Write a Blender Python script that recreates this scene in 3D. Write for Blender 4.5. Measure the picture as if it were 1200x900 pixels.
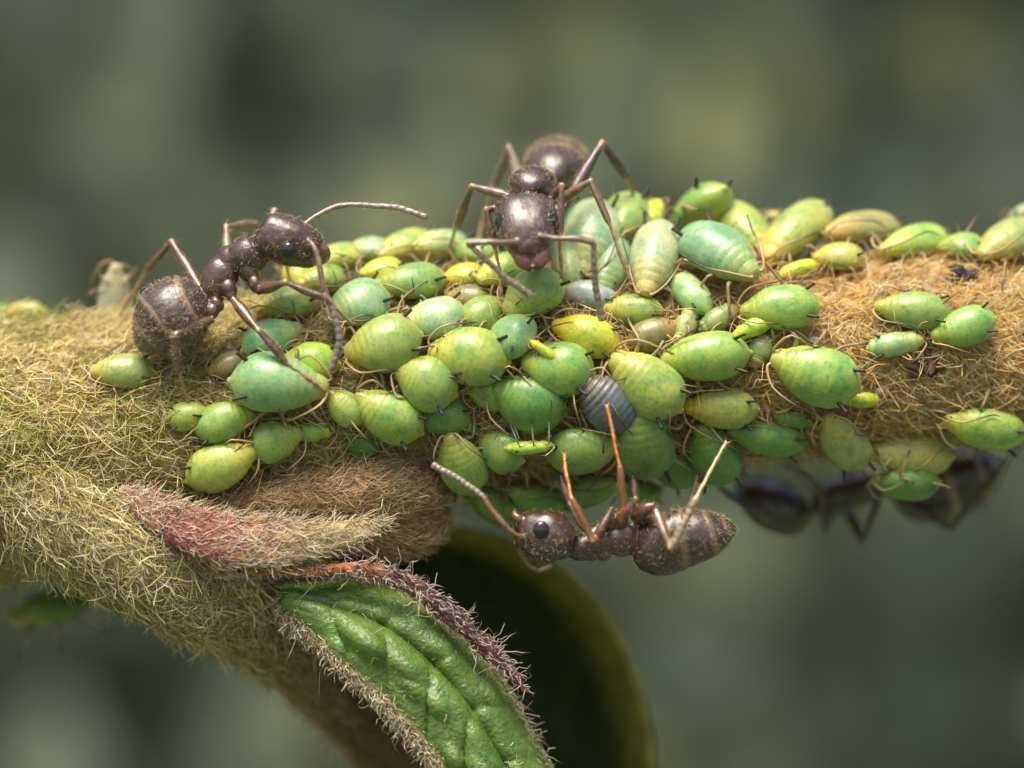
import bpy, math, random
import numpy as np
from mathutils import Vector, Matrix
from mathutils.kdtree import KDTree

# ------------------------------------------------------------------ scene, camera, sky, sun, exposure
# One Blender unit is one millimetre: the whole picture is about 16 mm wide.
for o in list(bpy.data.objects):
    bpy.data.objects.remove(o)
SC = bpy.context.scene
COL = SC.collection
SC.unit_settings.system = 'METRIC'
SC.unit_settings.scale_length = 0.001
SC.unit_settings.length_unit = 'MILLIMETERS'

S = 75.0            # photo pixels per millimetre in the plane of focus
YF = -1.95          # plane of focus
DIST = 60.0         # camera to plane of focus
cam_d = bpy.data.cameras.new('camera')
cam = bpy.data.objects.new('camera', cam_d)
COL.objects.link(cam)
cam.location = (0, YF - DIST, 0)
cam.rotation_euler = (math.radians(90), 0, 0)
cam_d.sensor_width = 36.0
cam_d.lens = 36.0 * DIST / 16.0
cam_d.clip_start = 0.5
cam_d.clip_end = 60000
cam_d.dof.use_dof = True
cam_d.dof.focus_distance = DIST
cam_d.dof.aperture_fstop = 0.001 * cam_d.lens / (2 * 1.45)
SC.camera = cam

SUN_EL, SUN_AZ = 67.0, -24.0      # azimuth: degrees from "behind the camera", negative = from the left
world = bpy.data.worlds.new('World')
SC.world = world
world.use_nodes = True
wn = world.node_tree.nodes
wl = world.node_tree.links
for n in list(wn):
    wn.remove(n)
wo = wn.new('ShaderNodeOutputWorld')
wb = wn.new('ShaderNodeBackground')
sky = wn.new('ShaderNodeTexSky')
sky.sky_type = 'NISHITA'
sky.sun_disc = False
sky.sun_elevation = math.radians(SUN_EL)
sky.air_density = 1.0
sky.dust_density = 4.0
sky.ozone_density = 1.0
wb.inputs['Strength'].default_value = 0.052
wl.new(sky.outputs[0], wb.inputs['Color'])
wl.new(wb.outputs[0], wo.inputs[0])
sun_dir = Vector((math.sin(math.radians(SUN_AZ)) * math.cos(math.radians(SUN_EL)),
                  -math.cos(math.radians(SUN_AZ)) * math.cos(math.radians(SUN_EL)),
                  math.sin(math.radians(SUN_EL))))
sky.sun_rotation = math.atan2(sun_dir.x, sun_dir.y)
sun_d = bpy.data.lights.new('sun', 'SUN')
sun_d.energy = 1.5
sun_d.angle = math.radians(34)
sun_d.color = (1.0, 0.91, 0.77)
sun = bpy.data.objects.new('sun', sun_d)
COL.objects.link(sun)
sun.location = sun_dir * 200
sun.rotation_euler = sun_dir.to_track_quat('Z', 'Y').to_euler()

SC.render.engine = 'CYCLES'
SC.view_settings.view_transform = 'Standard'
SC.view_settings.look = 'None'
SC.view_settings.exposure = 1.95
SC.view_settings.gamma = 1.0
SC.cycles.max_bounces = 10
SC.cycles.diffuse_bounces = 6
SC.cycles.use_denoising = True

random.seed(7)
RNG = np.random.default_rng(11)


def P(px, py, y=YF):
    k = (DIST + (y - YF)) / DIST
    return Vector(((px - 600) / S * k, y, (450 - py) / S * k))


def mm(px):
    return px / S


# ------------------------------------------------------------------ materials
def mat(name):
    m = bpy.data.materials.new(name)
    m.use_nodes = True
    nt = m.node_tree
    b = nt.nodes['Principled BSDF']
    return m, nt, b


def N(nt, kind, **kw):
    n = nt.nodes.new(kind)
    for k, v in kw.items():
        if k in n.inputs:
            n.inputs[k].default_value = v
        else:
            setattr(n, k, v)
    return n


def ramp(nt, fac, stops):
    r = nt.nodes.new('ShaderNodeValToRGB')
    e = r.color_ramp.elements
    while len(e) < len(stops):
        e.new(0.5)
    for i, (p, c) in enumerate(stops):
        e[i].position = p
        e[i].color = (*c, 1) if len(c) == 3 else c
    nt.links.new(fac, r.inputs[0])
    return r.outputs[0]


def mix(nt, f, a, b, mode='MIX'):
    n = nt.nodes.new('ShaderNodeMix')
    n.data_type = 'RGBA'
    n.blend_type = mode
    for sock, v in ((n.inputs[0], f), (n.inputs[6], a), (n.inputs[7], b)):
        if hasattr(v, 'is_linked'):
            nt.links.new(v, sock)
        elif isinstance(v, (int, float)):
            sock.default_value = v
        else:
            sock.default_value = (*v, 1)
    return n.outputs[2]


def bump(nt, b, height, strength, dist):
    n = nt.nodes.new('ShaderNodeBump')
    n.inputs['Strength'].default_value = strength
    n.inputs['Distance'].default_value = dist
    nt.links.new(height, n.inputs['Height'])
    nt.links.new(n.outputs[0], b.inputs['Normal'])


def hair_material(name, rough=0.5, trans=0.45):
    m, nt, b = mat(name)
    a = N(nt, 'ShaderNodeVertexColor', layer_name='Col')
    nt.links.new(a.outputs[0], b.inputs['Base Color'])
    b.inputs['Roughness'].default_value = rough
    b.inputs['Specular IOR Level'].default_value = 0.35
    t = N(nt, 'ShaderNodeBsdfTranslucent')
    nt.links.new(a.outputs[0], t.inputs[0])
    mx = N(nt, 'ShaderNodeMixShader')
    mx.inputs[0].default_value = trans
    nt.links.new(b.outputs[0], mx.inputs[1])
    nt.links.new(t.outputs[0], mx.inputs[2])
    nt.links.new(mx.outputs[0], nt.nodes['Material Output'].inputs[0])
    return m


def attr_material(name, rough=0.6, noise_scale=6.0, dark=0.55, bstr=0.4, bdist=0.03, spec=0.3, trans=0.0):
    """colour attribute varied by two noises, with fine relief"""
    m, nt, b = mat(name)
    tc = N(nt, 'ShaderNodeTexCoord')
    a = N(nt, 'ShaderNodeVertexColor', layer_name='Col')
    n1 = N(nt, 'ShaderNodeTexNoise', Scale=noise_scale, Detail=5.0, Roughness=0.65)
    nt.links.new(tc.outputs['Object'], n1.inputs['Vector'])
    f = ramp(nt, n1.outputs[0], [(0.3, (dark,) * 3), (0.68, (1.15,) * 3)])
    c = mix(nt, 1.0, a.outputs[0], f, 'MULTIPLY')
    nt.links.new(c, b.inputs['Base Color'])
    b.inputs['Roughness'].default_value = rough
    b.inputs['Specular IOR Level'].default_value = spec
    n2 = N(nt, 'ShaderNodeTexNoise', Scale=noise_scale * 4, Detail=4.0)
    nt.links.new(tc.outputs['Object'], n2.inputs['Vector'])
    bump(nt, b, n2.outputs[0], bstr, bdist)
    if trans:
        t = N(nt, 'ShaderNodeBsdfTranslucent')
        nt.links.new(c, t.inputs[0])
        mx = N(nt, 'ShaderNodeMixShader')
        mx.inputs[0].default_value = trans
        nt.links.new(b.outputs[0], mx.inputs[1])
        nt.links.new(t.outputs[0], mx.inputs[2])
        nt.links.new(mx.outputs[0], nt.nodes['Material Output'].inputs[0])
    return m


def aphid_material():
    m, nt, b = mat('aphid_skin')
    oi = N(nt, 'ShaderNodeObjectInfo')
    tc = N(nt, 'ShaderNodeTexCoord')
    sep = N(nt, 'ShaderNodeSeparateXYZ')
    nt.links.new(tc.outputs['Object'], sep.inputs[0])
    off = N(nt, 'ShaderNodeVectorMath', operation='ADD')
    sc = N(nt, 'ShaderNodeVectorMath', operation='SCALE')
    comb = N(nt, 'ShaderNodeCombineXYZ')
    nt.links.new(oi.outputs['Random'], comb.inputs[0])
    nt.links.new(oi.outputs['Random'], comb.inputs[1])
    nt.links.new(comb.outputs[0], sc.inputs[0])
    sc.inputs['Scale'].default_value = 40
    nt.links.new(tc.outputs['Object'], off.inputs[0])
    nt.links.new(sc.outputs[0], off.inputs[1])
    n1 = N(nt, 'ShaderNodeTexNoise', Scale=4.5, Detail=4.0, Roughness=0.6)
    nt.links.new(off.outputs[0], n1.inputs['Vector'])
    n2 = N(nt, 'ShaderNodeTexNoise', Scale=26.0, Detail=3.0)
    nt.links.new(off.outputs[0], n2.inputs['Vector'])
    base = oi.outputs['Color']
    # darker gut mottling, yellower towards the head and the flanks
    dk = mix(nt, 1.0, base, (0.5, 0.76, 0.75), 'MULTIPLY')
    c1 = mix(nt, ramp(nt, n1.outputs[0], [(0.42, (0, 0, 0)), (0.66, (1, 1, 1))]), base, dk)
    mr = N(nt, 'ShaderNodeMapRange')
    mr.inputs[1].default_value = 0.12
    mr.inputs[2].default_value = 0.48
    mr.inputs[4].default_value = 0.75
    nt.links.new(sep.outputs[0], mr.inputs[0])
    hy = mix(nt, 1.0, base, (1.55, 1.12, 0.6), 'MULTIPLY')
    c2 = mix(nt, mr.outputs[0], c1, hy)
    mz = N(nt, 'ShaderNodeMapRange')
    mz.inputs[1].default_value = 0.05
    mz.inputs[2].default_value = -0.2
    mz.inputs[4].default_value = 0.5
    nt.links.new(sep.outputs[2], mz.inputs[0])
    c3 = mix(nt, mz.outputs[0], c2, hy)
    # pale tail end
    mt = N(nt, 'ShaderNodeMapRange')
    mt.inputs[1].default_value = -0.36
    mt.inputs[2].default_value = -0.5
    mt.inputs[4].default_value = 0.6
    nt.links.new(sep.outputs[0], mt.inputs[0])
    c3 = mix(nt, mt.outputs[0], c3, hy)
    sp = ramp(nt, n2.outputs[0], [(0.34, (0.6, 0.72, 0.6)), (0.46, (0.96, 0.97, 0.95)), (0.6, (1, 1, 1)), (0.74, (1.25, 1.2, 1.25))])
    c4 = mix(nt, 0.8, c3, sp, 'MULTIPLY')
    a = N(nt, 'ShaderNodeVertexColor', layer_name='Col')
    c5 = mix(nt, a.outputs['Alpha'], c4, a.outputs['Color'])
    nt.links.new(c5, b.inputs['Base Color'])
    inv = N(nt, 'ShaderNodeMath', operation='SUBTRACT')
    inv.inputs[0].default_value = 1.0
    nt.links.new(a.outputs['Alpha'], inv.inputs[1])
    ss = N(nt, 'ShaderNodeMath', operation='MULTIPLY')
    ss.inputs[1].default_value = 0.55
    nt.links.new(inv.outputs[0], ss.inputs[0])
    nt.links.new(ss.outputs[0], b.inputs['Subsurface Weight'])
    b.inputs['Subsurface Radius'].default_value = (0.8, 1.0, 0.3)
    b.inputs['Subsurface Scale'].default_value = 0.12
    b.inputs['Roughness'].default_value = 0.38
    b.inputs['Specular IOR Level'].default_value = 0.5
    b.inputs['Coat Weight'].default_value = 0.2
    b.inputs['Coat Roughness'].default_value = 0.18
    b.inputs['Sheen Weight'].default_value = 0.15
    b.inputs['Sheen Roughness'].default_value = 0.4
    n3 = N(nt, 'ShaderNodeTexNoise', Scale=60.0, Detail=2.0)
    nt.links.new(off.outputs[0], n3.inputs['Vector'])
    bump(nt, b, n3.outputs[0], 0.25, 0.01)
    return m


def plain(name, col, rough=0.4, spec=0.5, coat=0.0):
    m, nt, b = mat(name)
    tc = N(nt, 'ShaderNodeTexCoord')
    n1 = N(nt, 'ShaderNodeTexNoise', Scale=14.0, Detail=3.0)
    nt.links.new(tc.outputs['Object'], n1.inputs['Vector'])
    f = ramp(nt, n1.outputs[0], [(0.3, (0.7,) * 3), (0.7, (1.25,) * 3)])
    nt.links.new(mix(nt, 1.0, col, f, 'MULTIPLY'), b.inputs['Base Color'])
    b.inputs['Roughness'].default_value = rough
    b.inputs['Specular IOR Level'].default_value = spec
    b.inputs['Coat Weight'].default_value = coat
    return m


M = {}
M['aphid'] = aphid_material()
M['siphon'] = plain('aphid_tube', (0.03, 0.03, 0.02), 0.5)
M['aphid_eye'] = plain('aphid_eye', (0.03, 0.008, 0.006), 0.25)
M['ant'] = attr_material('ant_cuticle', 0.29, 14.0, 0.5, 0.45, 0.012, 0.9)
M['ant'].node_tree.nodes['Principled BSDF'].inputs['Coat Weight'].default_value = 0.3
M['ant'].node_tree.nodes['Principled BSDF'].inputs['Coat Roughness'].default_value = 0.22
M['ant_eye'] = plain('ant_eye', (0.012, 0.012, 0.014), 0.18, 0.6, 0.4)
M['hair'] = hair_material('wool_hair')
M['ant_hair'] = hair_material('ant_hair', 0.4, 0.2)
M['bark'] = attr_material('stem_skin', 0.8, 3.0, 0.5, 0.6, 0.06)
M['scale'] = attr_material('bud_scale', 0.7, 5.0, 0.65, 0.5, 0.03)
M['leaf'] = attr_material('leaf_blade', 0.24, 4.0, 0.6, 0.7, 0.05, 0.6, 0.15)
M['leaf_back'] = attr_material('leaf_back', 0.6, 3.0, 0.6, 0.3, 0.03, 0.25, 0.25)
M['foliage'] = attr_material('distant_foliage', 0.7, 0.25, 0.7, 0.1, 0.1, 0.12, 0.2)
M['soil'] = plain('ground_moss', (0.09, 0.115, 0.065), 0.95, 0.1)


# ------------------------------------------------------------------ mesh helpers
def new_mesh(name, V, F, colors=None, smooth=True):
    """V (n,3), F: list of faces or (m,3)/(m,4) array, colors (n,4)"""
    me = bpy.data.meshes.new(name)
    if isinstance(F, np.ndarray):
        k = F.shape[1]
        me.vertices.add(len(V))
        me.vertices.foreach_set('co', np.asarray(V, dtype=np.float32).ravel())
        me.loops.add(F.size)
        me.loops.foreach_set('vertex_index', F.astype(np.int32).ravel())
        me.polygons.add(len(F))
        me.polygons.foreach_set('loop_start', (np.arange(len(F)) * k).astype(np.int32))
        me.update(calc_edges=True)
    else:
        me.from_pydata([tuple(v) for v in V], [], F)
        me.update()
    me.polygons.foreach_set('use_smooth', np.full(len(me.polygons), smooth, dtype=bool))
    if colors is not None:
        a = me.color_attributes.new('Col', 'FLOAT_COLOR', 'POINT')
        a.data.foreach_set('color', np.asarray(colors, dtype=np.float32).ravel())
    return me


def link(name, me, material=None, parent=None):
    o = bpy.data.objects.new(name, me)
    COL.objects.link(o)
    if material is not None and not me.materials:
        me.materials.append(material)
    if parent is not None:
        o.parent = parent
    return o


def empty(name, loc=(0, 0, 0)):
    o = bpy.data.objects.new(name, None)
    o.empty_display_size = 0.3
    o.location = loc
    COL.objects.link(o)
    return o


def tag(o, label, cat, group=None, kind=None):
    if label:
        o['label'] = label
    if cat:
        o['category'] = cat
    if group:
        o['group'] = group
    if kind:
        o['kind'] = kind
    return o


def catmull(A, sub):
    """A (n,k) -> smooth (m,k)"""
    A = np.asarray(A, float)
    n = len(A)
    if n < 3 or sub < 2:
        return A
    E = np.vstack([2 * A[0] - A[1], A, 2 * A[-1] - A[-2]])
    out = []
    for i in range(n - 1):
        p0, p1, p2, p3 = E[i], E[i + 1], E[i + 2], E[i + 3]
        for j in range(sub):
            t = j / sub
            out.append(0.5 * (2 * p1 + (p2 - p0) * t + (2 * p0 - 5 * p1 + 4 * p2 - p3) * t * t
                              + (3 * p1 - p0 - 3 * p2 + p3) * t ** 3))
    out.append(A[-1])
    return np.array(out)


class Parts:
    """collects closed shells with a colour per vertex"""

    def __init__(self):
        self.V, self.F, self.C = [], [], []
        self.n = 0

    def add(self, V, F, C):
        self.V.append(np.asarray(V, float))
        self.F.extend([[i + self.n for i in f] for f in F])
        C = np.asarray(C, float)
        if C.ndim == 1:
            C = np.tile(C, (len(V), 1))
        self.C.append(C)
        self.n += len(V)

    def loft(self, pts, hw, hh, col, up=(0, 0, 1), sides=20, sub=5, sq=2.0, hl=None):
        """pts (n,3) centre line, hw/hh half sizes across and along up; hl lower half size"""
        n = len(pts)
        hl = hh if hl is None else hl
        C = np.asarray(col, float)
        if C.ndim == 1:
            C = np.tile(C, (n, 1))
        A = np.hstack([np.asarray([list(p) for p in pts], float), np.c_[hw], np.c_[hh], np.c_[hl], C])
        A = catmull(A, sub)
        A[:, 3:6] = np.maximum(A[:, 3:6], 1e-3)
        A[:, 6:] = np.clip(A[:, 6:], 0, 1)
        c = A[:, :3]
        T = np.gradient(c, axis=0)
        T /= np.linalg.norm(T, axis=1)[:, None] + 1e-12
        u0 = np.tile(np.asarray(up, float), (len(c), 1))
        side = np.cross(T, u0)
        bad = np.linalg.norm(side, axis=1) < 0.15
        if bad.any():
            side[bad] = np.cross(T[bad], np.array([0.3, 0.9, 0.2]))
        side /= np.linalg.norm(side, axis=1)[:, None]
        U = np.cross(side, T)
        V, CC = [], []
        for i in range(len(c)):
            for k in range(sides):
                a = 2 * math.pi * k / sides
                ca, sa = math.cos(a), math.sin(a)
                ca = math.copysign(abs(ca) ** (2 / sq), ca)
                sa = math.copysign(abs(sa) ** (2 / sq), sa)
                h = A[i, 4] if sa >= 0 else A[i, 5]
                V.append(c[i] + side[i] * A[i, 3] * ca + U[i] * h * sa)
                CC.append(A[i, 6:])
        F = []
        m = len(c)
        for i in range(m - 1):
            for k in range(sides):
                k2 = (k + 1) % sides
                F.append([i * sides + k, (i + 1) * sides + k, (i + 1) * sides + k2, i * sides + k2])
        F.append([k for k in range(sides)])
        F.append([(m - 1) * sides + k for k in range(sides)][::-1])
        self.add(V, F, CC)

    def tube(self, pts, r, col, sides=8, sub=4):
        self.loft(pts, r, r, col, up=(0.13, -0.2, 0.97), sides=sides, sub=sub)

    def mesh(self, name):
        V = np.vstack(self.V)
        C = np.vstack(self.C)
        if C.shape[1] == 3:
            C = np.c_[C, np.ones(len(C))]
        return new_mesh(name, V, self.F, C)


def fused(parts, name, voxel=0.016, rough=0.0):
    """one continuous skin round all shells; colours carried over from the nearest shell vertex"""
    V = np.vstack(parts.V)
    C = np.vstack(parts.C)
    me = new_mesh('tmp', V, parts.F)
    o = bpy.data.objects.new('tmp', me)
    COL.objects.link(o)
    md = o.modifiers.new('r', 'REMESH')
    md.mode = 'VOXEL'
    md.voxel_size = voxel
    md.use_smooth_shade = True
    sm = o.modifiers.new('s', 'SMOOTH')
    sm.factor = 0.5
    sm.iterations = 2
    dg = bpy.context.evaluated_depsgraph_get()
    out = bpy.data.meshes.new_from_object(o.evaluated_get(dg))
    out.name = name
    bpy.data.objects.remove(o)
    bpy.data.meshes.remove(me)
    kd = KDTree(len(V))
    for i, v in enumerate(V):
        kd.insert(v, i)
    kd.balance()
    n = len(out.vertices)
    co = np.empty(n * 3, dtype=np.float32)
    out.vertices.foreach_get('co', co)
    co = co.reshape(-1, 3)
    if rough:
        rg = np.random.default_rng(5)
        fq = rg.normal(0, 1, (16, 3)) * np.array([6, 9, 14, 22] * 4)[:, None]
        am = np.array([1.0, .8, .55, .35] * 4)
        d3 = np.stack([(np.sin(co @ fq.T + rg.uniform(0, 6.28, 16)) * am).sum(1) for _ in range(3)], 1)
        out.vertices.foreach_set('co', (co + d3 * rough).astype(np.float32).ravel())
    cc = np.ones((n, 4), dtype=np.float32)
    for i in range(n):
        cc[i, :3] = C[kd.find(co[i])[1]][:3]
    # smooth the colour joins along the edges
    ne = len(out.edges)
    ed = np.empty(ne * 2, dtype=np.int32)
    out.edges.foreach_get('vertices', ed)
    ed = ed.reshape(-1, 2)
    for _ in range(4):
        acc = cc.copy()
        cnt = np.ones((n, 1), dtype=np.float32)
        np.add.at(acc, ed[:, 0], cc[ed[:, 1]])
        np.add.at(acc, ed[:, 1], cc[ed[:, 0]])
        np.add.at(cnt, ed[:, 0], 1)
        np.add.at(cnt, ed[:, 1], 1)
        cc = acc / cnt
    a = out.color_attributes.new('Col', 'FLOAT_COLOR', 'POINT')
    a.data.foreach_set('color', cc.ravel())
    out.polygons.foreach_set('use_smooth', np.ones(len(out.polygons), dtype=bool))
    return out


def hairs(name, root, d0, d1, length, rad, col, material, parent, wave=0.12, segs=3, tipcol=None, kind='stuff'):
    """tapered three-sided hairs: leave along d0, bend to d1, wavering by wave*length"""
    n = len(root)
    L = np.asarray(length)[:, None]
    t = np.linspace(0, 1, segs + 1)
    pts = np.zeros((n, segs + 1, 3))
    pts[:, 0] = root
    for k in range(1, segs + 1):
        w = (k - 0.5) / segs
        d = d0 * (1 - w) + d1 * w
        d = d / (np.linalg.norm(d, axis=1)[:, None] + 1e-9)
        pts[:, k] = pts[:, k - 1] + d * L / segs + RNG.normal(0, 1, (n, 3)) * wave * L / segs
    ax = pts[:, -1] - pts[:, 0]
    ax /= np.linalg.norm(ax, axis=1)[:, None] + 1e-9
    ref = RNG.normal(0, 1, (n, 3))
    s1 = np.cross(ax, ref)
    s1 /= np.linalg.norm(s1, axis=1)[:, None] + 1e-9
    s2 = np.cross(ax, s1)
    rad = np.broadcast_to(np.asarray(rad, float), (n,))
    V = np.zeros((n, segs * 3 + 1, 3))
    for k in range(segs):
        r = (rad * (1 - 0.45 * k / segs))[:, None]
        for j in range(3):
            a = 2 * math.pi * j / 3
            V[:, k * 3 + j] = pts[:, k] + (s1 * math.cos(a) + s2 * math.sin(a)) * r
    V[:, -1] = pts[:, -1]
    f = []
    for k in range(segs - 1):
        for j in range(3):
            j2 = (j + 1) % 3
            f += [[k * 3 + j, k * 3 + j2, (k + 1) * 3 + j2], [k * 3 + j, (k + 1) * 3 + j2, (k + 1) * 3 + j]]
    for j in range(3):
        f.append([(segs - 1) * 3 + j, (segs - 1) * 3 + (j + 1) % 3, segs * 3])
    f = np.array(f)
    nv = segs * 3 + 1
    F = (f[None] + (np.arange(n) * nv)[:, None, None]).reshape(-1, 3)
    C = np.ones((n, nv, 4))
    C[:, :, :3] = np.clip(col, 0, 1)[:, None, :]
    me = new_mesh(name, V.reshape(-1, 3), F, C.reshape(-1, 4))
    o = link(name, me, material, parent)
    if kind:
        o['kind'] = kind
    return o


def unit(A):
    return A / (np.linalg.norm(A, axis=1)[:, None] + 1e-9)


def surface_hairs(name, me, count, parent, length, rad, colf, lay=0.75, along=None, material=None, wave=0.14,
                  weight=None, segs=3):
    """scatter hairs over a mesh's faces: mostly lying along the surface"""
    me.calc_loop_triangles()
    nt = len(me.loop_triangles)
    ti = np.empty(nt * 3, dtype=np.int32)
    me.loop_triangles.foreach_get('vertices', ti)
    ti = ti.reshape(-1, 3)
    co = np.empty(len(me.vertices) * 3, dtype=np.float32)
    me.vertices.foreach_get('co', co)
    co = co.reshape(-1, 3).astype(float)
    a, b, c = co[ti[:, 0]], co[ti[:, 1]], co[ti[:, 2]]
    nn = np.cross(b - a, c - a)
    ar = np.linalg.norm(nn, axis=1)
    nn = nn / (ar[:, None] + 1e-12)
    w = ar.copy()
    if weight is not None:
        w *= weight((a + b + c) / 3, nn)
    idx = RNG.choice(nt, count, p=w / w.sum())
    u, v = RNG.random(count), RNG.random(count)
    fl = u + v > 1
    u[fl], v[fl] = 1 - u[fl], 1 - v[fl]
    root = a[idx] + (b - a)[idx] * u[:, None] + (c - a)[idx] * v[:, None]
    n = nn[idx]
    rnd = RNG.normal(0, 1, (count, 3))
    if along is not None:
        rnd = rnd * 0.75 + along(root)
    tan = unit(rnd - n * (rnd * n).sum(1)[:, None])
    lay = lay + RNG.normal(0, 0.1, count)
    d0 = unit(n * (1.05 - lay)[:, None] + tan * lay[:, None])
    d1 = unit(tan + n * RNG.normal(-0.05, 0.25, count)[:, None] + RNG.normal(0, 0.35, (count, 3)))
    ln = length * RNG.uniform(0.55, 1.45, count)
    col = colf(root, n, count)
    return hairs(name, root - n * 0.01, d0, d1, ln, rad * RNG.uniform(0.7, 1.35, count), col,
                 material or M['hair'], parent, wave, segs)


# ------------------------------------------------------------------ far background
gx = np.r_[-40000, -4000, -800, np.linspace(-300, 300, 61), 800, 4000, 40000]
gy = np.r_[-40000, -4000, -400, 0, np.linspace(60, 260, 41), 600, 4000, 40000]
GX, GY = np.meshgrid(gx, gy)
GZ = -140 + 330 / (1 + np.exp(-(GY - 165) / 18.0)) + 6 * np.sin(GX * .05) * np.sin(GY * .06 + GX * .017)
nx = len(gx)
gf = [[j * nx + i, j * nx + i + 1, (j + 1) * nx + i + 1, (j + 1) * nx + i] for j in range(len(gy) - 1) for i in range(nx - 1)]
g = new_mesh('ground', np.c_[GX.ravel(), GY.ravel(), GZ.ravel()], np.array(gf))
tag(link('ground', g, M['soil']), None, None, kind='structure')


def foliage():
    n = 9500
    Vs, Fs, Cs = [], [], []
    m = 0
    pal = np.array([(0.145, 0.175, 0.11), (0.135, 0.165, 0.11), (0.125, 0.155, 0.105), (0.19, 0.21, 0.10), (0.145, 0.175, 0.125)])
    for i in range(n):
        y = 90 + 50 * random.random()
        x = random.uniform(-110, 110)
        z = random.uniform(-120, 75)
        ln = random.uniform(4, 10)
        wd = ln * random.uniform(0.3, 0.5)
        q = Matrix.Rotation(random.uniform(0, 6.28), 3, 'Y') @ Matrix.Rotation(random.gauss(-0.85, 0.25), 3, 'X')
        droop = random.uniform(0.5, 2.0)
        pr = [(0, 0.05), (0.2, 0.7), (0.45, 1.0), (0.75, 0.7), (1.0, 0.03)]
        vv = []
        for (t, w) in pr:
            for s, fold in ((-1, 0.25), (0, 0), (1, 0.25)):
                p = Vector((s * w * wd * 0.5, -droop * t * t + 0 - fold * w * wd * 0.4, (t - 0.5) * ln))
                p = q @ p
                vv.append((p.x + x, p.y + y, p.z + z))
        Vs += vv
        for a in range(4):
            for b in range(2):
                k = m + a * 3 + b
                Fs.append([k, k + 1, k + 4, k + 3])
        m += 15
        c = pal[random.randrange(5)] * random.uniform(0.95, 1.3)
        Cs += [(*c, 1)] * 15
    me = new_mesh('foliage', np.array(Vs), np.array(Fs), np.array(Cs))
    o = link('foliage', me, M['foliage'])
    tag(o, 'dim grey-green foliage far out of focus behind the stem', 'foliage', kind='stuff')


foliage()

# ------------------------------------------------------------------ the woolly stem
plant = empty('plant', P(600, 430, 0))
plant.location = (0, 0, 0)
tag(plant, 'woolly straw-coloured plant stem with a drooping young leaf and bud scales', 'plant')

STEM = np.array([(-700, 610, 150), (-300, 566, 152), (-100, 540, 150), (0, 528, 146), (150, 512, 138), (300, 488, 130), (450, 460, 126),
                 (600, 440, 122), (750, 428, 117), (900, 418, 112), (1050, 412, 107), (1200, 405, 104), (1400, 396, 102), (1900, 372, 98)], float)


def stem_at(px):
    return np.interp(px, STEM[:, 0], STEM[:, 1]), np.interp(px, STEM[:, 0], STEM[:, 2])


pp = Parts()
st = catmull(STEM, 6)
pp.loft([P(a, b, 0) for a, b, c in st], [mm(c) for a, b, c in st], [mm(c) for a, b, c in st], (0.3, 0.22, 0.08), sides=56, sub=4)
V = pp.V[0]
# gentle lumps, real relief
ph = RNG.uniform(0, 6.28, (12, 1))
fr = RNG.normal(0, 1.6, (12, 3))
lump = np.sin(fr @ V.T + ph).sum(0) / 12
ctr = np.c_[V[:, 0], np.zeros(len(V)), np.interp(V[:, 0], [P(a, b, 0).x for a, b, c in st], [P(a, b, 0).z for a, b, c in st])]
nrm = unit(V - ctr)
pp.V[0] = V + nrm * lump[:, None] * 0.16


def stem_colour(root):
    """straw on the right, greener straw on the left"""
    f = np.clip((root[:, 0] + 3.5) / 6.0, 0, 1)[:, None]
    a = np.array((0.84, 0.74, 0.34))
    b = np.array((0.98, 0.72, 0.31))
    return a * (1 - f) + b * f


pp.C[0] = np.c_[stem_colour(pp.V[0]) * 0.92, np.ones(len(V))]
stem_me = pp.mesh('stalk')
stalk = link('stalk', stem_me, M['bark'], plant)


def wool(root, n, count):
    c = stem_colour(root)
    r = RNG.random(count)[:, None]
    pale = np.array((0.9, 0.8, 0.55))
    c = np.where(r < 0.3, pale, c)
    olive = np.array((0.5, 0.5, 0.12))
    patch = np.sin(root[:, 0] * 2.3 + np.sin(root[:, 2] * 3.1) * 1.5) * np.sin(root[:, 2] * 2.9 + root[:, 0])
    leftness = np.clip((-2.5 - root[:, 0]) / 3.0, 0, 1)
    c = np.where(((RNG.random(count) < 0.55 * leftness * (patch > 0.0)) )[:, None], olive, c)
    brown = np.array((0.62, 0.4, 0.17))
    c = np.where((RNG.random(count) < 0.07)[:, None], brown, c)
    return c * RNG.uniform(0.75, 1.2, (count, 1))


def in_view(c, n):
    w = np.where(np.abs(c[:, 0]) < 10.0, 1.0, 0.06)
    w *= np.where(n[:, 1] > 0.45, 0.25, 1.0)
    return w


surface_hairs('wool', stem_me, 62000, plant, 0.56, 0.0115, wool, lay=0.86, wave=0.24, segs=4,
              along=lambda r: np.tile(np.array((1.0, 0, -0.15)), (len(r), 1)), weight=in_view)
# a few long stray hairs
surface_hairs('stray_wool', stem_me, 1500, plant, 0.6, 0.010, wool, lay=0.35, weight=in_view, wave=0.25, segs=4)

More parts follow.
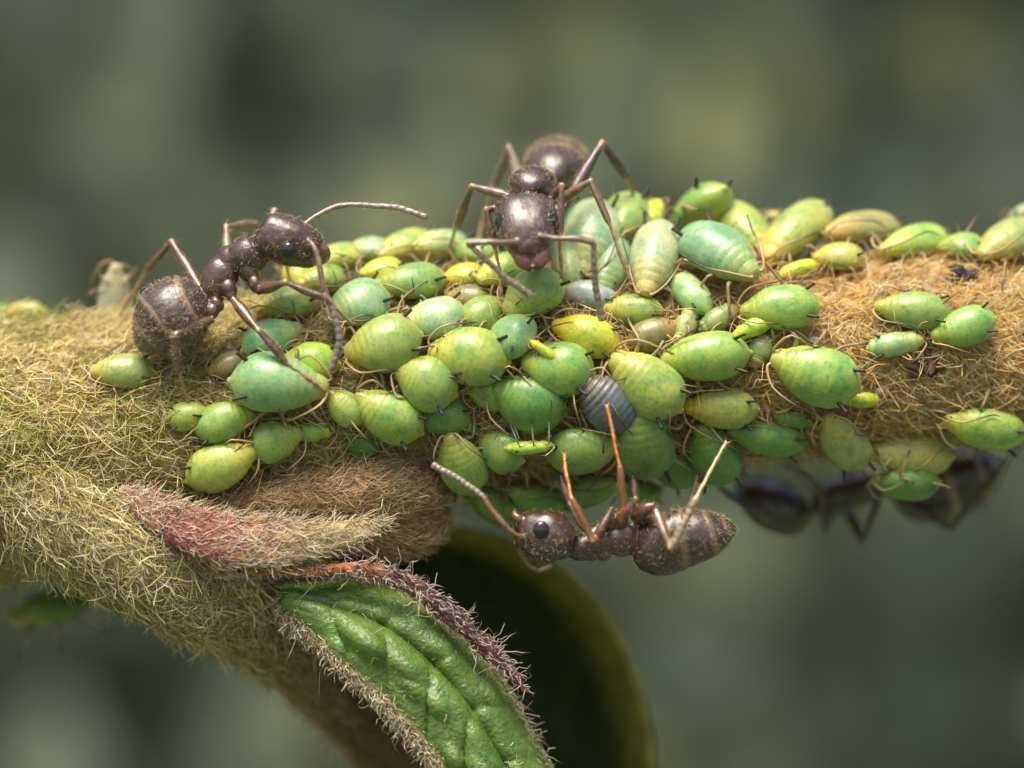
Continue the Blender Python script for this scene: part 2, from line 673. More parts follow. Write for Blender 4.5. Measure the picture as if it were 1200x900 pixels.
# ---- leaf stalk: comes off the stem's lower front on the left, turns down behind the leaf
PET = [(-420, 470, 0.6, 118), (-150, 496, -0.1, 110), (-40, 526, -0.45, 92), (40, 572, -1.0, 76), (108, 624, -1.32, 66), (195, 674, -1.25, 54), (300, 724, -0.2, 52),
       (400, 796, 1.1, 54), (480, 880, 1.7, 54), (540, 980, 1.9, 50), (590, 1100, 2.0, 44), (620, 1250, 2.0, 40)]
pp = Parts()
cp = np.array([(0.5, 0.42, 0.17), (0.5, 0.42, 0.17), (0.5, 0.42, 0.17), (0.5, 0.42, 0.17), (0.5, 0.4, 0.17), (0.45, 0.34, 0.15), (0.34, 0.22, 0.09),
               (0.3, 0.19, 0.07), (0.3, 0.19, 0.07), (0.3, 0.19, 0.07), (0.3, 0.19, 0.07), (0.3, 0.19, 0.07)])
pp.loft([P(a, b, y) for a, b, y, r in PET], [mm(r) for *_, r in PET], [mm(r) for *_, r in PET], cp, sides=36, sub=8, up=(0, -1, 0))
V = pp.V[0]
lump = np.sin(fr @ (V.T * 1.4) + ph).sum(0) / 12
pp.V[0] = V + np.c_[np.zeros(len(V)), -0.12 * np.abs(lump), 0.1 * lump]
pet_me = pp.mesh('leaf_stalk')
petiole = link('leaf_stalk', pet_me, M['bark'], plant)
PD = np.array([list(P(a, b, y)) for a, b, y, r in PET])


def wool_pet(root, n, count):
    f = np.clip((root[:, 0] + 4.6) / 2.0, 0, 1)[:, None]
    a = np.array((0.86, 0.75, 0.42))
    b = np.array((0.5, 0.33, 0.15))
    c = a * (1 - f) + b * f
    c = np.where((RNG.random(count) < 0.3 * (1 - f[:, 0]))[:, None], np.array((0.92, 0.84, 0.62)), c)
    c = np.where((RNG.random(count) < 0.2 * (1 - f[:, 0]))[:, None], np.array((0.55, 0.5, 0.15)), c)
    return c * RNG.uniform(0.75, 1.2, (count, 1))


surface_hairs('wool', pet_me, 22000, petiole, 0.46, 0.0115, wool_pet, lay=0.82, wave=0.26, segs=4,
              along=lambda r: np.tile(np.array((0.8, 0, -0.75)), (len(r), 1)),
              weight=lambda c, n: np.where(np.abs(c[:, 0] + 4) < 6.5, 1.0, 0.05) * np.where(n[:, 1] > 0.4, 0.2, 1))

# ---- pink stipule, brown bud behind it
pp = Parts()
A = [(140, 574, -1.8, 8), (172, 594, -2.08, 16), (218, 617, -2.22, 25), (275, 632, -2.24, 29), (340, 634, -2.18, 25), (395, 626, -2.05, 16), (432, 617, -1.92, 9), (452, 613, -1.9, 2)]
cs = [(0.5, 0.36, 0.2), (0.42, 0.2, 0.15), (0.4, 0.13, 0.11), (0.42, 0.17, 0.12), (0.48, 0.3, 0.14), (0.55, 0.4, 0.16), (0.58, 0.45, 0.2), (0.6, 0.48, 0.25)]
pp.loft([P(a, b, y) for a, b, y, r in A], [mm(r) * 0.32 for *_, r in A], [mm(r) for *_, r in A], cs, sides=28, sub=8, up=(0, 0.2, 1))
sti_me = pp.mesh('stipule')
stip = link('stipule', sti_me, M['scale'], plant)
stip['label'] = 'pink-flushed woolly stipule pointing along the stem below the aphids'


def wool_stip(root, n, count):
    c = np.tile(np.array((0.9, 0.8, 0.62)), (count, 1))
    x = root[:, 0]
    pinkness = np.exp(-((x + 5.0) / 0.8) ** 2) * np.clip(1.1 - np.abs(root[:, 2] + 2.3) * 1.1, 0.3, 1)
    c = np.where((RNG.random(count) < pinkness * 0.5)[:, None], np.array((0.68, 0.28, 0.28)), c)
    c = np.where((RNG.random(count) < 0.15)[:, None], np.array((0.5, 0.4, 0.13)), c)
    return c * RNG.uniform(0.8, 1.15, (count, 1))


surface_hairs('wool', sti_me, 3600, stip, 0.28, 0.0085, wool_stip, lay=0.95, wave=0.3, segs=4, along=lambda r: np.tile(np.array((1.6, 0, 0.1)), (len(r), 1)))

pp = Parts()
A = [(210, 600, -1.2, 14), (260, 594, -1.35, 24), (330, 588, -1.45, 30), (400, 578, -1.4, 36), (450, 572, -1.3, 40), (485, 578, -1.15, 34), (505, 592, -1.0, 14)]
pp.loft([P(a, b, y) for a, b, y, r in A], [mm(r) for *_, r in A], [mm(r) for *_, r in A], (0.42, 0.26, 0.1), sides=28, sub=7, up=(0, 0, 1))
bud_me = pp.mesh('bud')
bud = link('bud', bud_me, M['scale'], plant)
bud['label'] = 'tan woolly bud tucked between stem and stipule'


def wool_bud(root, n, count):
    c = np.tile(np.array((0.8, 0.6, 0.32)), (count, 1))
    c = np.where((RNG.random(count) < 0.3)[:, None], np.array((0.62, 0.36, 0.14)), c)
    c = np.where((RNG.random(count) < 0.25)[:, None], np.array((0.9, 0.78, 0.55)), c)
    return c * RNG.uniform(0.75, 1.15, (count, 1))


surface_hairs('wool', bud_me, 6000, bud, 0.3, 0.0095, wool_bud, lay=0.8, along=lambda r: np.tile(np.array((1.3, 0, 0.2)), (len(r), 1)))
pp = Parts()
A = [(380, 622, -0.9, 14), (420, 618, -1.0, 30), (465, 616, -0.95, 38), (497, 612, -0.8, 30), (515, 606, -0.6, 10)]
pp.loft([P(a, b, y) for a, b, y, r in A], [mm(r) for *_, r in A], [mm(r) for *_, r in A], (0.36, 0.22, 0.08), sides=24, sub=6, up=(0, 0, 1))
b2 = pp.mesh('bud')
bud2 = link('bud', b2, M['scale'], plant)
surface_hairs('wool', b2, 2500, bud2, 0.28, 0.0095, wool_bud, lay=0.8, along=lambda r: np.tile(np.array((1.3, 0, 0.2)), (len(r), 1)))

# ---- withered stipule: a thin dry strand
pp = Parts()
A = [(262, 676, -1.9, 3, 3), (300, 668, -2.0, 6, 5), (350, 669, -2.05, 8, 6), (410, 668, -2.1, 10, 6), (460, 676, -2.12, 13, 7), (505, 702, -2.1, 15, 7),
     (545, 735, -2.05, 14, 6), (580, 768, -2.0, 11, 5), (605, 795, -1.95, 6, 4), (617, 806, -1.95, 3, 2)]
cs = [(0.6, 0.45, 0.3), (0.55, 0.25, 0.1), (0.5, 0.16, 0.04), (0.42, 0.13, 0.04), (0.18, 0.075, 0.045), (0.12, 0.05, 0.045), (0.11, 0.042, 0.045), (0.13, 0.048, 0.048), (0.18, 0.07, 0.05), (0.4, 0.12, 0.05)]
pp.loft([P(a, b, y) for a, b, y, r, q in A], [mm(q) * .8 for *_, q in A], [mm(r) * .8 for *_, r, q in A], cs, sides=14, sub=8, up=(0, 0, 1))
V = pp.V[0]
pp.V[0] = V + 0.025 * np.sin(V[:, [1, 2, 0]] * 31 + V[:, [2, 0, 1]] * 17) + 0.02 * np.sin(V[:, [2, 0, 1]] * 11 + 1)
w_me = pp.mesh('withered_stipule')
wst = link('withered_stipule', w_me, M['scale'], plant)
wst['label'] = 'dry purple-brown withered stipule curling over the leaf'


def wool_w(root, n, count):
    c = np.tile(np.array((0.8, 0.7, 0.58)), (count, 1))
    c = np.where((RNG.random(count) < 0.35)[:, None], np.array((0.3, 0.19, 0.16)), c)
    return c * RNG.uniform(0.75, 1.15, (count, 1))


surface_hairs('wool', w_me, 1300, wst, 0.13, 0.0095, wool_w, lay=0.7, along=lambda r: np.tile(np.array((1.0, 0, -0.8)), (len(r), 1)), wave=0.3, segs=4)
surface_hairs('stray_wool', w_me, 170, wst, 0.34, 0.009, wool_w, lay=0.45, wave=0.55, segs=5)


# ---- the drooping leaf: left margin woolly, blade glossy and puckered
def patch(left, right, nu, nv, fy, puck):
    """left/right: pixel polylines with depth; fy(u,v) adds depth; puck(u,v) relief along the view"""
    Lc = catmull(np.array(left, float), 8)
    Rc = catmull(np.array(right, float), 8)

    def res(C, n):
        s = np.r_[0, np.cumsum(np.linalg.norm(np.diff(C[:, :2], axis=0), axis=1))]
        q = np.linspace(0, s[-1], n)
        return np.c_[[np.interp(q, s, C[:, k]) for k in range(3)]].T
    Lr, Rr = res(Lc, nv), res(Rc, nv)
    V = []
    for j in range(nv):
        for i in range(nu):
            u, v = i / (nu - 1), j / (nv - 1)
            p = Lr[j] * (1 - u) + Rr[j] * u
            V.append(P(p[0], p[1], p[2] + fy(u, v) + puck(u, v)))
    F = []
    for j in range(nv - 1):
        for i in range(nu - 1):
            k = j * nu + i
            F.append([k, k + nu, k + nu + 1, k + 1])
    return np.array([list(v) for v in V]), np.array(F)


bumps = [(RNG.uniform(0.05, 0.98), RNG.uniform(0, 1), RNG.uniform(0.035, 0.07), RNG.uniform(0.4, 1.0)) for _ in range(46)]


def puck(u, v):
    s = 0
    for bu, bv, r, a in bumps:
        d = ((u - bu) / (r * 1.3)) ** 2 + ((v - bv) / (r * 0.62)) ** 2
        if d < 6:
            s -= a * math.exp(-d) * 0.14
    s += 0.26 * math.exp(-((u - 0.56) / 0.06) ** 2)      # midrib groove
    for k in range(9):                                     # side veins
        vv = 0.08 + k * 0.11 + abs(u - 0.56) * 0.16
        s += 0.075 * math.exp(-((v - vv) / 0.011) ** 2)
    return s


left = [(335, 712, -1.55), (352, 728, -1.75), (392, 762, -2.0), (440, 810, -2.15), (485, 855, -2.2), (525, 905, -2.2), (575, 980, -2.1), (640, 1080, -1.9), (720, 1160, -1.6)]
right = [(330, 690, -1.2), (400, 684, -1.3), (465, 688, -1.4), (525, 722, -1.45), (575, 780, -1.45), (610, 840, -1.4), (645, 905, -1.35), (690, 1000, -1.3), (735, 1170, -1.4)]
V, F = patch(left, right, 60, 110, lambda u, v: -0.35 * math.sin(math.pi * u) + 0.25 * max(0, u - 0.85) / 0.15, puck)
uu = np.tile(np.linspace(0, 1, 60), 110)
cg = np.array((0.13, 0.24, 0.045))
cr = np.array((0.26, 0.34, 0.06))
C = cg + (cr - cg) * np.clip((uu - 0.75) / 0.25, 0, 1)[:, None] * 0.8
C = np.where((uu < 0.05)[:, None], np.array((0.45, 0.4, 0.2)), C)
leaf_me = new_mesh('leaf', V, F, np.c_[C, np.ones(len(C))])
leaf = link('leaf', leaf_me, M['leaf'], plant)
leaf['label'] = 'glossy puckered green leaf with a white woolly margin'
sd = leaf.modifiers.new('thick', 'SOLIDIFY')
sd.thickness = 0.09
sd.offset = 1


def line_hairs(name, pts, count, spread, length, rad, colf, parent, bias, wave=0.35):
    A = catmull(np.array([list(p) for p in pts]), 10)
    k = RNG.uniform(0, len(A) - 1.001, count)
    i = k.astype(int)
    f = (k - i)[:, None]
    root = A[i] * (1 - f) + A[i + 1] * f + RNG.normal(0, spread, (count, 3))
    tan = unit(A[i + 1] - A[i])
    d0 = unit(RNG.normal(0, 0.7, (count, 3)) + np.array(bias) + tan * 0.5)
    d1 = unit(RNG.normal(0, 0.8, (count, 3)) + tan * 0.9 + np.array(bias) * 0.3)
    return hairs(name, root, d0, d1, length * RNG.uniform(0.5, 1.5, count), rad * RNG.uniform(0.7, 1.3, count), colf(count),
                 M['hair'], parent, wave, 4)


def margin_col(n):
    c = np.tile(np.array((0.85, 0.77, 0.58)), (n, 1))
    c = np.where((RNG.random(n) < 0.3)[:, None], np.array((0.5, 0.4, 0.2)), c)
    return c * RNG.uniform(0.75, 1.15, (n, 1))


line_hairs('margin_wool', [P(a - 3, b + 3, y - 0.02) for a, b, y in left[:8]], 3400, 0.055, 0.19, 0.010, margin_col, leaf, (-0.35, -0.35, -0.25))
line_hairs('stray_wool', [P(a - 3, b + 3, y) for a, b, y in left[:8]], 90, 0.05, 0.42, 0.009, margin_col, leaf, (-0.5, -0.2, -0.6), 0.6)
line_hairs('edge_wool', [P(a, b, y) for a, b, y in right[1:8]], 500, 0.05, 0.2, 0.008, margin_col, leaf, (0.3, -0.2, 0.2), 0.5)
surface_hairs('blade_hair', leaf_me, 420, leaf, 0.3, 0.0075, lambda r, n, c: margin_col(c), lay=0.6, wave=0.55, segs=5,
              weight=lambda c, n: np.ones(len(c)))

# ---- the large curled leaf behind, mostly in the stem's shade
inner = [(330, 670, 2.1), (400, 700, 2.5), (450, 760, 2.8), (500, 850, 3.1), (560, 960, 3.2), (640, 1100, 3.2)]
outer = [(440, 615, 1.7), (540, 622, 2.0), (640, 655, 2.3), (712, 725, 2.5), (750, 810, 2.5), (765, 900, 2.4), (750, 1010, 2.4), (690, 1130, 2.7)]
V, F = patch(inner, outer, 50, 70,
             lambda u, v: 1.1 * math.sin(math.pi * min(1, u * 1.0)) ** 0.8 - 0.5 * max(0, u - 0.8) / 0.2,
             lambda u, v: 0.05 * math.sin(u * 23 + v * 9) * math.sin(v * 31 + u * 5) + 0.09 * math.exp(-((v * 7 + u * 1.2) % 1 - 0.5) ** 2 / 0.01))
uu = np.tile(np.linspace(0, 1, 50), 70)
C = np.array((0.055, 0.085, 0.015)) + (np.array((0.33, 0.3, 0.07)) - np.array((0.055, 0.085, 0.015))) * np.clip((uu - 0.8) / 0.14, 0, 1)[:, None]  # stem's shade in the hollow and light on the rim, put into the colour
cl_me = new_mesh('curled_leaf', V, F, np.c_[C, np.ones(len(C))])
cl = link('curled_leaf', cl_me, M['leaf_back'], plant)
cl['label'] = 'dark shaded curled leaf with a lit olive rim, blurred behind the glossy leaf'
sd = cl.modifiers.new('thick', 'SOLIDIFY')
sd.thickness = 0.14
sd.offset = 0

# ------------------------------------------------------------------ aphids
TAN = (0.42, 0.29, 0.13)
DARK = (0.05, 0.035, 0.025)


def aphid_meshes(seed, grown=True, ridged=0.022, legs=True, splay=1.0, leglen=1.0, legcol=TAN):
    """unit-length aphid: head at +x, back up +z. Body with legs and feelers as one mesh; eyes and tubes apart"""
    rnd = random.Random(seed)
    TAN = legcol
    pb = Parts()
    prof = [(0.0, .050, .045), (.02, .095, .08), (.05, .125, .105), (.09, .142, .122), (.13, .168, .145), (.2, .222, .19), (.3, .282, .235), (.42, .322, .262),
            (.55, .338, .272), (.66, .334, .266), (.76, .305, .24), (.84, .25, .195), (.9, .18, .14), (.94, .11, .09), (.965, .055, .05), (.985, .042, .036), (1.0, .018, .015)]
    if not grown:
        prof = [(t, w * (0.72 if 0.2 < t < 0.9 else 0.95), h * (0.8 if 0.2 < t < 0.9 else 1)) for t, w, h in prof]
    A = catmull(np.array(prof), 6)
    pts = [(0.5 - t, 0, 0.03 * math.sin(t * math.pi)) for t, w, h in A]
    def groove(t):
        k = (t * 12.5) % 1.0
        return math.exp(-((k - 0.5) / 0.16) ** 2)
    rid = [1 - ridged * groove(t) * (1.9 if t < 0.22 else max(0.35, 1.9 - (t - .22) * 7)) + ridged * 0.4 for t, w, h in A]
    sides = 30
    pb.loft(pts, [w * r for (t, w, h), r in zip(A, rid)], [h * r for (t, w, h), r in zip(A, rid)],
            (0.3, 0.3, 0.1, 0.0), sides=sides, sub=1, sq=1.9, hl=[h * 0.78 * r for (t, w, h), r in zip(A, rid)])
    # the body's low dorsolateral dents make the outline less of an egg
    V = pb.V[0]
    f = np.array([rnd.uniform(-5, 5) for _ in range(9)]).reshape(3, 3)
    d = np.sin(V @ f.T * 1.6).sum(1)
    V += unit(V * np.array((0.2, 1, 1))) * (d * 0.006)[:, None]
    # head tinted a little brown
    x = V[:, 0]
    a = np.clip((x - 0.40) / 0.1, 0, 1) * 0.45
    pb.C[0] = np.c_[np.tile((0.36, 0.27, 0.1), (len(V), 1)), a]

    def c4(c, a=1.0):
        return (*c, a)
    if legs:
        for s in (-1, 1):
            for k, (bx, fx, ky, fy_) in enumerate(((.26, .52, .30, .42), (.14, .10, .36, .54), (.04, -.36, .40, .54))):
                j = lambda q=0.05: rnd.uniform(-q, q)
                hip = (bx, s * .10, -.12)
                knee = (bx + (fx - bx) * .45 + j(), s * (ky * splay + j(.03)), -.02 * leglen + j())
                foot = (fx + j(.07), s * (fy_ * splay + j(.05)), -.30 * leglen + j(.03))
                toe = (foot[0] + (fx - bx) * 0.15 + j(.02), foot[1] + s * .05, -.32 * leglen)
                mid = tuple((p + q) / 2 for p, q in zip(knee, foot))
                pb.tube([hip, tuple((p + q) / 2 for p, q in zip(hip, knee)), knee, mid, foot, toe], [.023, .026, .018, .0165, .014, .008],
                        [c4(TAN, .6), c4(TAN, .8), c4((0.2, .13, .06)), c4(TAN), c4(DARK), c4(DARK)], sides=6, sub=2)
        for s in (-1, 1):
            b = (.47, s * .05, .03)
            e = (.50 + rnd.uniform(-.03, .03), s * .12, .06)
            p1 = (.36 + rnd.uniform(-.05, .05), s * (.25 + rnd.uniform(-.04, .1)), .13 + rnd.uniform(-.05, .1))
            p2 = (.12 + rnd.uniform(-.12, .1), s * (.38 + rnd.uniform(-.1, .12)), .17 + rnd.uniform(-.12, .14))
            p3 = (-.10 + rnd.uniform(-.14, .16), s * (.46 + rnd.uniform(-.16, .14)), .17 + rnd.uniform(-.2, .2))
            pb.tube([b, e, p1, p2, p3], [.019, .016, .013, .011, .006], [c4(TAN, .7), c4(TAN), c4(TAN), c4(DARK), c4(DARK)], sides=5, sub=3)
        # beak
    body = pb.mesh('aphid_body')
    body.materials.append(M['aphid'])
    eyes = []
    for s in (-1, 1):
        pe = Parts()
        pe.loft([(.432, s * .088, .035), (.432, s * .098, .037), (.432, s * .115, .041), (.432, s * .122, .043)], [.008, .021, .018, .004], [.008, .021, .018, .004], (0.02, 0.01, 0.01, 1), sides=8, sub=2, up=(1, 0, 0))
        m_ = pe.mesh('aphid_eye')
        m_.materials.append(M['aphid_eye'])
        eyes.append(m_)
    tubes = []
    ln = .2 if grown else .1
    for s in (-1, 1):
        pe = Parts()
        b = Vector((-.255, s * .18, .135))
        d = Vector((-.75, s * (.38 + rnd.uniform(-.1, .12)), .42 + rnd.uniform(-.1, .14))).normalized()
        q = [b + d * ln * t for t in (0, .3, .7, .92, .96, 1.0)]
        r = [.034, .025, .020, .018, .021, .018]
        pe.tube(q, r, (0.03, 0.03, 0.02, 1), sides=8, sub=2)
        m_ = pe.mesh('cornicle')
        m_.materials.append(M['siphon'])
        tubes.append(m_)
    return body, eyes, tubes


KINDS = {
    'a': [aphid_meshes(s) for s in range(7)],
    'n': [aphid_meshes(40 + s, grown=False, ridged=0.03) for s in range(3)],
    'm': [aphid_meshes(60, ridged=0.075)],
    'w': [aphid_meshes(71, grown=False, ridged=0.03, splay=0.55, leglen=2.7, legcol=(0.55, 0.6, 0.3))],
}
PAL = {
    'g': (0.30, 0.42, 0.085), 'y': (0.42, 0.46, 0.09), 'b': (0.27, 0.41, 0.17), 'p': (0.42, 0.52, 0.23), 'Y': (0.62, 0.57, 0.05),
    'l': (0.5, 0.6, 0.07), 'd': (0.16, 0.28, 0.06), 'o': (0.28, 0.23, 0.07), 'x': (0.17, 0.18, 0.185), 's': (0.42, 0.44, 0.37), 't': (0.38, 0.37, 0.11),  # 'd': green darkened, mostly to put the lower rows' shade into it
}
_ac = 0


def aphid(cx, cy, ln, wd, ang, colour, label, lay=0.0, pitch=0.0, roll=0.0, kind='a', y=None, group=None, yaw=0.0):
    global _ac
    _ac += 1
    h = mm(wd) * 0.42
    sc_, sr = stem_at(cx)
    R = mm(sr) + h + lay
    dz = (sc_ - cy) / S
    if y is None:
        q = R * R - dz * dz
        y = -math.sqrt(q) if q > 0.05 else -0.1
    c = P(cx, cy, y)
    n = Vector((0, y, dz))
    n.normalize()
    di = Vector((math.cos(math.radians(ang)), 0, math.sin(math.radians(ang))))
    ny = n.y if abs(n.y) > 1e-3 else -1e-3
    s = max(-0.8, min(0.8, -(di.dot(n)) / ny))
    d = (di + Vector((0, s, 0))).normalized()
    proj = max(0.62, math.hypot(d.x, d.z))
    side = n.cross(d).normalized()
    up = d.cross(side).normalized()
    if pitch:
        rm = Matrix.Rotation(math.radians(-pitch), 3, side)      # positive lifts the head end
        d, up = rm @ d, rm @ up
    if roll:
        rm = Matrix.Rotation(math.radians(roll), 3, d)
        side, up = rm @ side, rm @ up
    L = mm(ln) / proj * 1.17
    W = mm(wd) / 0.676 * 1.17
    root = empty('aphid', c)
    Mx = Matrix((d, side, up)).transposed()
    root.rotation_mode = 'QUATERNION'
    root.rotation_quaternion = Mx.to_quaternion()
    root.scale = (L, W, (W * 0.75 + L * 0.25))
    tag(root, label, 'aphid', group or 'aphids feeding along the woolly stem')
    base = np.array(PAL[colour]) * np.array([random.uniform(0.9, 1.12) for _ in range(3)])
    ks = KINDS[kind]
    body, eyes, tubes = ks[_ac % len(ks)]
    for nm, me in [('body', body), ('eye', eyes[0]), ('eye', eyes[1]), ('cornicle', tubes[0]), ('cornicle', tubes[1])]:
        if nm == 'cornicle' and colour in ('l', 'Y') and kind in 'nw':
            continue
        o = bpy.data.objects.new(nm, me)
        COL.objects.link(o)
        o.parent = root
        o.color = (*base, 1)
    return root


CREST = 'blurred aphids along the crest'
A = aphid
# front and centre
A(450, 404, 82, 60, 195, 'g', 'plump bright green aphid beside the side-view ant\'s near antenna tip', lay=.1)
A(482, 333, 80, 44, 185, 'g', 'green aphid with a water glint on its rump, behind the pale blue-green pair', lay=.05)
A(510, 375, 70, 48, 190, 'p', 'pale blue-green aphid with a cream band before its tail')
A(550, 418, 84, 60, 172, 'y', 'plump yellow-green aphid beside the one giving birth near the facing ant', lay=.12)
A(501, 448, 68, 56, 155, 'g', 'round bright green aphid below the plump yellow-green one', lay=.15)
A(567, 369, 54, 40, 30, 'g', 'small green aphid tucked above the aphid giving birth')
A(602, 395, 56, 50, 150, 'b', 'round pale green aphid seen tail-on with a yellow newborn at its tail', lay=.15, pitch=-35)
A(638, 411, 36, 15, 145, 'Y', 'tiny translucent yellow newborn at a round aphid\'s tail', lay=.62, kind='n')
A(655, 432, 76, 56, 170, 'g', 'green aphid right below the tiny yellow newborn', lay=.1)
A(758, 450, 92, 60, 142, 'y', 'large pear-shaped aphid with yellow head beside the grey aphid', lay=.15)
A(687, 394, 74, 42, 160, 'Y', 'glossy yellow aphid with green rear under the facing ant\'s antenna tip', lay=.12)
A(625, 345, 68, 52, 215, 'g', 'bright green aphid directly under the facing ant\'s jaws', lay=.15)
A(743, 363, 62, 34, 178, 'y', 'small ringed yellow-green aphid beside the facing ant\'s hanging antenna')
A(767, 302, 82, 50, 255, 'p', 'pale green upright aphid beside the facing ant\'s long foreleg', lay=.2)
A(762, 255, 40, 32, 60, 'Y', 'small bright yellow aphid on top of the crest behind the upright one', lay=.1)
A(842, 298, 86, 62, -33, 'b', 'flat-backed green aphid with a pale rim and raised tubes', lay=.2)
A(807, 342, 62, 34, 130, 'p', 'slender pale green young aphid with a light stripe down its back')
A(820, 258, 82, 60, 232, 'g', 'large blurred green aphid on the crest behind the pale-rimmed one', y=0.1)
A(872, 275, 84, 52, -50, 'y', 'blurred yellow-green aphid sloping down the crest past the pale-rimmed one', y=-0.1)
A(934, 274, 92, 54, 220, 'y', 'blurred yellow-green aphid with raised tail above the small yellow one', y=-0.2)
A(1012, 273, 86, 46, 185, 't', 'long blurred olive-green aphid at the crest over bare straw stem', y=0.0)
A(1073, 288, 80, 44, 190, 'y', 'blurred yellow-green aphid on the crest touching a smaller green one')
A(1128, 292, 50, 40, 180, 'g', 'small blurred green aphid on the crest above the black speck')
A(1182, 285, 72, 52, 205, 't', 'blurred yellow-olive aphid on the crest beyond the black speck')
A(1204, 256, 44, 34, 200, 'p', 'pale blurred aphid behind the yellow-olive one on the crest', y=0.5)
A(905, 275, 44, 40, 90, 'p', 'faint pale aphid mostly hidden between two blurred crest aphids', y=0.7)
A(984, 303, 56, 38, 180, 'y', 'small lime aphid just above the bare straw-coloured wool')
A(938, 316, 46, 24, 195, 'Y', 'slim yellow young aphid nose to tail with the small lime one', kind='n')
A(1070, 364, 80, 40, 174, 'g', 'green aphid uppermost of the trio on bare straw wool')
A(1130, 384, 70, 40, 196, 'g', 'green aphid of the trio with its tubes pointing to the stem\'s bare end')
A(1049, 403, 60, 34, 10, 'p', 'pale green young aphid lowest of the trio on bare straw wool', kind='n')
A(915, 362, 84, 48, 184, 'g', 'green aphid at the edge of the bare straw wool, above a small lime youngster', lay=.1)
A(882, 384, 44, 26, 203, 'l', 'tiny lime young aphid resting against a big green flank', lay=.25, kind='n')
A(890, 411, 38, 38, 245, 't', 'see-through greenish young aphid squeezed behind the mottled brown-headed one', kind='n')
A(828, 418, 94, 50, 185, 'g', 'long bright green aphid with one black tube, facing the yellow-headed pear', lay=.12)
A(957, 438, 98, 60, 160, 'g', 'big mottled green aphid with a brown head over bare wool', lay=.12)
A(1008, 468, 42, 24, 178, 'Y', 'tiny yellow newborn at the tail of the brown-headed aphid', lay=.05, kind='n')
A(846, 478, 78, 42, 178, 'y', 'yellow-green aphid with see-through brownish front under the long green one', lay=.05)
A(1155, 500, 90, 48, 170, 'y', 'yellow-green aphid with an orange head at the stem\'s lower bare edge')
A(842, 374, 46, 34, 30, 't', 'dull yellowish young aphid beside the slender striped one', kind='n')
A(802, 386, 44, 32, 250, 't', 'small dull green aphid beneath the slender striped one', kind='n')
A(765, 392, 58, 34, 20, 'o', 'yellow-brown aphid half hidden behind pale legs under the ringed one')
A(692, 280, 84, 60, 255, 'p', 'pale green blurred aphid behind the facing ant\'s near foreleg', y=-0.7)
A(730, 262, 70, 50, 240, 'g', 'blurred green aphid on the crest between the facing ant\'s long legs', y=-0.3)
A(715, 316, 70, 44, 250, 'b', 'green aphid the facing ant\'s long foreleg stands on', y=-1.0)
A(664, 306, 60, 34, 100, 'p', 'pale narrow aphid behind the facing ant\'s straight foreleg', y=-1.0)
A(688, 346, 68, 30, 172, 's', 'flattened grey-green shrunken aphid under the hanging antenna')
A(592, 318, 60, 42, 200, 'y', 'yellowish aphid in shade beneath the facing ant\'s cheek', y=-1.2)
A(640, 388, 40, 28, 150, 'o', 'brownish small aphid deep between the newborn and the glossy yellow one', lay=-.2)
# left cluster
A(420, 358, 68, 56, 198, 'b', 'big bluish-green aphid behind the side-view ant\'s near antenna', lay=.1)
A(338, 358, 66, 42, 190, 'y', 'yellow-green aphid under the side-view ant\'s front thigh')
A(318, 398, 66, 44, 22, 'b', 'pale bluish aphid crossed by the side-view ant\'s middle leg')
A(365, 424, 60, 40, 175, 'l', 'lime aphid ringed with pale bands between the side-view ant\'s two front feet', lay=.05)
A(325, 450, 102, 60, -4, 'b', 'largest blue-green aphid with yellowish front under the ant\'s middle foot', lay=.2)
A(268, 428, 44, 28, 200, 'o', 'small dull brown-green aphid behind the largest blue-green one')
A(405, 478, 48, 34, 140, 'y', 'small yellow-green aphid tail down against a dull green neighbour', lay=.15)
A(456, 486, 80, 50, 150, 'g', 'green aphid sloping tail down beside the small yellow-green one', lay=.12)
A(262, 494, 64, 40, 18, 'g', 'green aphid beside the yellowish one touched by the ant\'s hind foot')
A(322, 517, 58, 42, 20, 'g', 'green aphid nose up against a smaller green one above the bud')
A(368, 506, 44, 28, 8, 'g', 'small green young aphid in front of a bigger one above the bud', kind='n')
A(258, 546, 80, 48, 25, 'y', 'yellow-green aphid lowest of the row above the pink stipule')
A(222, 488, 48, 30, 8, 'y', 'small yellowish aphid right at the ant\'s hind foot')
A(145, 436, 68, 38, 180, 't', 'blurred brown-headed aphid sunk in wool below the ant\'s abdomen', lay=-.1)
A(30, 368, 54, 28, 180, 'y', 'blurred yellow-green aphid alone on the crest of the bare olive wool', y=0.6)
A(-4, 370, 44, 28, 185, 'd', 'blurred dark green aphid in front of the lone aphid on bare olive wool', y=0.7)
A(134, 352, 62, 36, 80, 's', 'pale blue-grey aphid rearing upright behind the side-view ant', y=0.4, pitch=20)
for (x, y_, l, w, a, c, yy, lb) in [
        (398, 305, 54, 38, 190, 'y', -.5, 'blurred yellow-green crest aphid under the elbow of the upraised antenna'),
        (434, 298, 58, 40, 180, 'p', -.3, 'blurred pale crest aphid under the middle of the upraised antenna'),
        (476, 292, 62, 42, 200, 'y', -.2, 'blurred yellow-green crest aphid under the tip of the upraised antenna'),
        (516, 291, 62, 42, 185, 'p', -.1, 'blurred pale crest aphid between the upraised antenna tip and the facing ant\'s outer foot'),
        (554, 300, 54, 38, 175, 'g', -.2, 'blurred green crest aphid beneath the facing ant\'s folded antenna elbow'),
        (378, 330, 54, 40, 195, 'g', -.8, 'green aphid just behind the bend of the side-view ant\'s hanging antenna'),
        (448, 318, 46, 32, 190, 'Y', -.9, 'blurred yellow aphid below the pale crest aphid under the upraised antenna'),
        (545, 325, 48, 32, 185, 'Y', -.9, 'blurred yellow aphid beneath the facing ant\'s folded antenna')]:
    A(x, y_, l, w, a, c, lb, y=yy, group=CREST)
